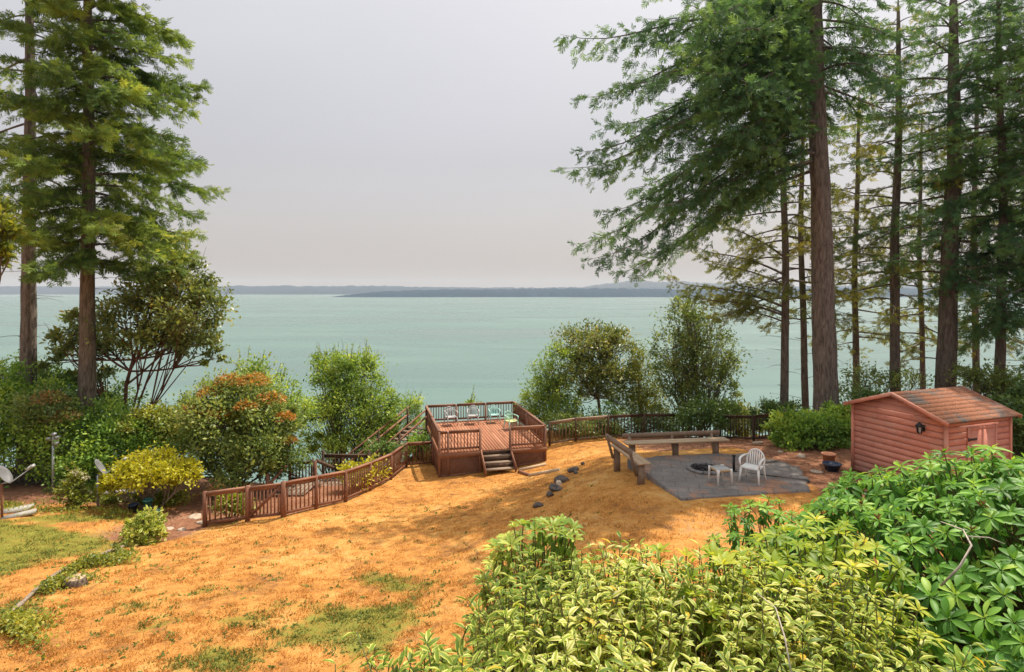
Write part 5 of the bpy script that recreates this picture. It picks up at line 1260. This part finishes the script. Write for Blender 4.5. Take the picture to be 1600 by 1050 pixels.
def dome(cx, cy, rx, ry, ztop, depth, rough, seed, pw=2.2):
    """rounded, lumpy shrub surface: top height falling to the rim"""
    def inside(x, y): return (abs((x - cx) / rx)) ** pw + (abs((y - cy) / ry)) ** pw < 1
    def z(x, y):
        r = ((abs((x - cx) / rx)) ** pw + (abs((y - cy) / ry)) ** pw) ** (1 / pw)
        lump = float(fbm(np.array([x * 1.6 + seed]), np.array([y * 1.6 + seed * 2]), 3)[0]) - .5
        return ztop - depth * r ** 3.2 + lump * rough
    return inside, z
def shrub_pts(seed, n, dm, lo, hi, mind, inner=.5):
    rs = R(seed); P = scatter(rs, n, dm[0], dm[1], lo, hi, mind)
    Q = scatter(rs, int(n * inner), dm[0], lambda x, y: dm[1](x, y) - rs.uniform(.22, .5), lo, hi, mind * 1.2)
    return np.vstack([P, Q])
# the big rhododendron on the right
dm = dome(6.15, 6.0, 3.4, 3.35, EYE - 2.02, 1.9, .55, 3)
RB = rosettes('rhododendron_bush', 'huge rhododendron with broad deep-green whorled leaves hiding the shed foot', shrub_pts(301, 760, dm, (2.6, 2.2), (9.6, 9.4), .18, .6), M['rhodo'], 302, .165, centre=(6.3, 6.4))
mb = MB(); mb.tube([at(1470, 915, 4.5), at(1500, 885, 4.42), at(1518, 852, 4.45), at(1505, 828, 4.6), at(1470, 815, 4.8)], [.009, .009, .008, .006, .003], 6, wob=.15, rs=R(1)); mb.tube([at(1512, 838, 4.5), at(1545, 840, 4.5), at(1570, 850, 4.55)], [.006, .005, .002], 5)
RB.part('dead_branch', mb, M['deadtwig'])
dm = dome(2.9, 5.35, .95, .85, EYE - 2.28, 1.0, .3, 7)
rosettes('rhododendron_bush', 'yellow-green rhododendron between the cream-edged shrub and the huge one', shrub_pts(303, 70, dm, (1.8, 4.3), (4.0, 6.4), .16, .6), M['rhodoy'], 304, .125, upness=.5)
dm = dome(3.45, 8.1, .85, .7, EYE - 3.1, 1.1, .5, 9)
rosettes('rhododendron_bush', 'small dark rhododendron standing apart at the edge of the bare ground', shrub_pts(305, 42, dm, (2.3, 7.2), (4.6, 9.0), .19, .8), M['rhodo'], 306, .13, dead=.06)
dm = dome(.28, 5.9, .72, .6, EYE - 2.45, 1.0, .35, 12)
rosettes('rhododendron_bush', 'olive rhododendron with upright leaves at the tip of the shrub bed by the lawn', shrub_pts(307, 62, dm, (-.7, 5.0), (1.2, 6.8), .14, .9), M['laurel'], 308, .125, upness=.75, dead=.1)

# cream-edged shrub across the bottom: upright leafy shoots
def shoots(name, label, P, mat, seed, leaf=.125, L=(.35, .65), gap=.032, group='evergreen shrubs below the viewpoint'):
    rs = R(seed); c0 = P.mean(0); base = gp(c0[0], c0[1]); T = Thing(name, label, 'shrub', base, group); fol, wood = MB(), MB()
    for p in P:
        out = (p - base) * np.array((1, 1, 0)); ax = unit(z3 + out * .16 + rs.normal(0, .16, 3)); ln = rs.uniform(*L); k = int(ln / gap)
        s_ = np.linspace(0, 1, k); bend = rs.normal(0, .08, 3) * np.array((1, 1, 0))
        pts = p - ax * (ln * (1 - s_))[:, None] + bend * (s_ ** 2)[:, None]
        a_ = np.arange(k) * 2.399 + rs.uniform(0, 6); e1 = unit(np.cross(ax, rdir(rs, 1)[0])); e2 = np.cross(ax, e1)
        o_ = np.cos(a_)[:, None] * e1 + np.sin(a_)[:, None] * e2
        D = unit(o_ + ax * (.15 + .75 * s_ ** 3)[:, None] + rs.normal(0, .15, (k, 3))); N = unit(ax - D * (D @ ax)[:, None] + rs.normal(0, .2, (k, 3)))
        tone = np.clip((float(fbm(np.array([p[0] * 1.9]), np.array([p[1] * 1.9]), 3)[0]) - .3) * 1.3, 0, .5) * rs.uniform(.4, 1.2); r_ = np.clip(tone + rs.uniform(0, .45, k), 0, .93); r_[rs.rand(k) < .02] = 1
        fol.leaves(pts, D, N, leaf * rs.uniform(.75, 1.2, k) * (.75 + .35 * np.sin(PI * np.minimum(s_ + .25, 1))), SLIM, 1.15, r_)
        wood.tube(np.vstack([pts[0] - ax * .25, pts[0], pts[k // 2], pts[-1]]), [.008, .007, .005, .003], 4, cap=False)
        if rs.rand() < .15: wood.tube(np.vstack([pts[0] - ax * .2, (pts[0] + base) / 2 + rs.normal(0, .1, 3), base - z3 * .1]), [.01, .018, .025], 5, cap=False)
    T.part('stems', wood, M['greenstem']); T.part('leaves', fol, mat, smooth=True)
    return T
def bed(x, y):
    # front bed outline: rises from the left bottom corner to the rhododendrons
    lo = np.interp(x, [-1.6, -.9, -.2, .3, 1.2, 2.2, 3.0], [3.15, 3.75, 4.3, 5.1, 5.3, 4.9, 4.2])
    return y < lo
def bedz(x, y):
    lump = float(fbm(np.array([x * 2.2 + 4]), np.array([y * 2.2 + 1]), 3)[0]) - .5
    rim = np.interp(x, [-1.6, -.9, -.2, .3, 1.2, 2.2, 3.0], [3.15, 3.75, 4.3, 5.1, 5.3, 4.9, 4.2]) - y
    return EYE - 2.2 + lump * .5 - .25 * max(0, .5 - rim) - max(0, -x - .3) * .12
rs = R(311)
P = scatter(rs, 520, bed, bedz, (-1.5, 2.35), (2.75, 5.8), .085)
P2 = scatter(rs, 300, bed, lambda x, y: bedz(x, y) - .3, (-1.4, 2.35), (2.7, 5.8), .12)
P3 = scatter(rs, 260, bed, lambda x, y: bedz(x, y) - .65, (-1.4, 2.35), (2.7, 5.8), .12)
VS = shoots('variegated_shrub', 'broad shrub of slim cream-edged leaves along the bottom of the photo', np.vstack([P, P2, P3]), M['varieg'], 312)
mb = MB(); mb.tube([at(1238, 1060, 3.2), at(1226, 995, 3.32), at(1212, 950, 3.5), at(1182, 926, 3.7)], [.005, .005, .004, .002], 6, wob=.15, rs=R(1)); VS.part('dead_branch', mb, M['deadtwig'])
# whorls of green leaves standing up through it
dm = dome(1.55, 4.7, .75, .5, EYE - 2.2, .2, .2, 21)
rosettes('rhododendron_bush', 'few slim-leaved green whorls rising through the cream-edged shrub', shrub_pts(315, 15, dm, (.8, 4.1), (2.4, 5.3), .2, .2), M['rhodoy'], 316, .13, upness=.7, tmpl=SLIM2, dead=0)

# ------------------------------------------------------------------ grass, weeds and litter on the lawn
def lawn_pts(rs, n, x0, x1, y0, y1, pw=1.0):
    y = y0 + (y1 - y0) * rs.uniform(0, 1, n) ** pw; x = rs.uniform(-1, 1, n) * .92 * y; k = (x > x0) & (x < x1); return x[k], y[k]
BL = T_([(-.5, 0, 0), (.5, 0, 0), (.0, 1, .12)], (), [(0, 1, 2)])
def grass_mat(name, stops):
    return leafmat(name, stops, .25, .8, .15, .6, .35, (1.1, 1.05, .8))
M['drygrass'] = grass_mat('dry_grass', [(.1, (.30, .14, .038)), (.45, (.58, .27, .066)), (.75, (.70, .39, .115)), (.95, (.76, .53, .21))])
M['greengrass'] = grass_mat('green_grass', [(.1, (.06, .09, .018)), (.5, (.13, .17, .035)), (.9, (.28, .27, .06))])
rs = R(401)
x, y = lawn_pts(rs, 620000, -17, 7.5, 6.2, 27, 1.35)
dmk, gmk = dirt_mask(x, y), green_mask(x, y)
ok = (rs.rand(len(x)) > dmk * 1.15) & (y < np.interp(x, EDGE[:, 0], EDGE[:, 1]) - .4)
q_ = np.array(dk(0, 0)[:2]); du, dv = (x - q_[0]) * DU[0] + (y - q_[1]) * DU[1], (x - q_[0]) * DV[0] + (y - q_[1]) * DV[1]
ok &= ~((du > 0) & (du < DW) & (dv > 0) & (dv < DD))
ok &= ~((x > 3.5) & (y > 14.4))
x, y, gmk = x[ok], y[ok], gmk[ok]; z = ground_z(x, y) - .008
isg = rs.rand(len(x)) < gmk * .9
clump = fbm(x * 4, y * 4, 3); keep = rs.rand(len(x)) < np.clip((clump - .3) * 3.2, .12, 1); x, y, z, isg, clump = x[keep], y[keep], z[keep], isg[keep], clump[keep]
for nm, sel, mt, hh, lb in (('dry_grass', ~isg, 'drygrass', .045, None), ('green_grass', isg, 'greengrass', .05, None)):
    k = sel.sum(); D = unit(np.stack([rs.normal(0, .75, k), rs.normal(0, .75, k), np.ones(k)], 1)); mb = MB()
    mb.leaves(np.stack([x[sel], y[sel], z[sel]], 1), D, rdir(rs, k), hh * rs.uniform(.5, 1.5, k) * (.6 + clump[sel]), BL, .2, rs.rand(k))
    single(nm, mb, M[mt], (0, 15, 38), kind='stuff')
# tufts of weed over the lawn
x, y = lawn_pts(rs, 3600, -12, 2.5, 7, 19, 1.2); keep = (rs.rand(len(x)) < .25 + green_mask(x, y)) & (dirt_mask(x, y) < .4); x, y = x[keep], y[keep]
mb = MB(); k = 9; X = np.repeat(x, k) + rs.normal(0, .05, len(x) * k); Y = np.repeat(y, k) + rs.normal(0, .05, len(x) * k)
D = unit(np.stack([rs.normal(0, 1, len(X)), rs.normal(0, 1, len(X)), rs.uniform(.2, .8, len(X))], 1)); mb.leaves(np.stack([X, Y, ground_z(X, Y)], 1), D, unit(z3 + rs.normal(0, .4, (len(X), 3))), .06 * rs.uniform(.5, 1.4, len(X)), LEAF, 1., rs.rand(len(X)))
single('lawn_weeds', mb, M['greengrass'], (0, 12, 38), kind='stuff')
# low ground cover in the strip below the bent branch
n_ = 9000; s_ = rs.uniform(-.8, 4.6, n_); cx = np.interp(s_, range(6), pp[:, 0]); cy = np.interp(s_, range(6), pp[:, 1])
off = np.abs(rs.normal(.1, .75, n_)) + .15; X = cx + off * .80; Y = cy - off * .60 + rs.normal(0, .1, n_)
lp = fbm(X * 1.7, Y * 1.7, 3); keep = rs.rand(n_) < np.clip((lp - .44) * 5, 0.02, 1); X, Y, lp = X[keep], Y[keep], lp[keep]
Z = ground_z(X, Y) + rs.uniform(0, .24, len(X)) * np.clip((lp - .35) * 3, .08, 1); mb = MB()
mb.leaves(np.stack([X, Y, Z], 1), unit(rs.normal(0, 1, (len(X), 3)) + z3 * .3), unit(z3 + rs.normal(0, .5, (len(X), 3))), .075 * rs.uniform(.5, 1.3, len(X)), LEAF, 1.2, rs.rand(len(X)))
single('ground_cover', mb, M['yellowgreen'], (-9, 12, 38.6), kind='stuff')
# weeds along the top left lawn edge
n_ = 5000; X = rs.uniform(-17.5, -11.5, n_); Y = 18.6 + rs.normal(0, .45, n_) + (X + 14) * -.08; lp = fbm(X * 2, Y * 2, 3); keep = rs.rand(n_) < np.clip((lp - .4) * 6, 0, 1); X, Y = X[keep], Y[keep]
mb = MB(); mb.leaves(np.stack([X, Y, ground_z(X, Y) + rs.uniform(0, .15, len(X))], 1), unit(rs.normal(0, 1, (len(X), 3)) + z3 * .6), unit(z3 + rs.normal(0, .5, (len(X), 3))), .08 * rs.uniform(.5, 1.3, len(X)), LEAF, 1., rs.rand(len(X)))
single('border_weeds', mb, M['yellowgreen'], (-14, 18.6, 38), kind='stuff')
# bark chips and fallen needles on the bare soil
x, y = lawn_pts(rs, 42000, -19, 13, 12, 27, 1.0); keep = rs.rand(len(x)) < dirt_mask(x, y) * .8; x, y = x[keep], y[keep]; keep = y < np.interp(x, EDGE[:, 0], EDGE[:, 1]); x, y = x[keep], y[keep]
M['litter'] = leafmat('bark_litter', [(.1, (.09, .05, .03)), (.5, (.26, .125, .07)), (.9, (.48, .26, .15))], .0, .9, .1)
mb = MB(); k = len(x); mb.leaves(np.stack([x, y, ground_z(x, y) + .012], 1), unit(np.stack([rs.normal(0, 1, k), rs.normal(0, 1, k), rs.uniform(-.1, .35, k)], 1)), unit(z3 + rs.normal(0, .35, (k, 3))), .06 * rs.uniform(.4, 1.6, k), LEAF, .7, rs.rand(k))
k = 520; px_, py_ = rs.uniform(3.8, 8.2, k), rs.uniform(14.9, 18.5, k); w_ = 1 - np.exp(-(((px_ - 5.2) / 1.6) ** 2 + ((py_ - 16.0) / 1.2) ** 2)); kp = (rs.rand(k) < w_ * .9) & (py_ > 14.75 + (px_ - 4.2) * .19) & (px_ < 7.9); px_, py_ = px_[kp], py_[kp]; k = len(px_)
mb.leaves(np.stack([px_, py_, np.full(k, ZP + .004)], 1), unit(np.stack([rs.normal(0, 1, k), rs.normal(0, 1, k), rs.uniform(0, .2, k)], 1)), unit(z3 + rs.normal(0, .2, (k, 3))), .05 * rs.uniform(.4, 1.5, k), LEAF, .7, rs.rand(k))
single('leaf_litter', mb, M['litter'], (0, 18, 38), kind='stuff')
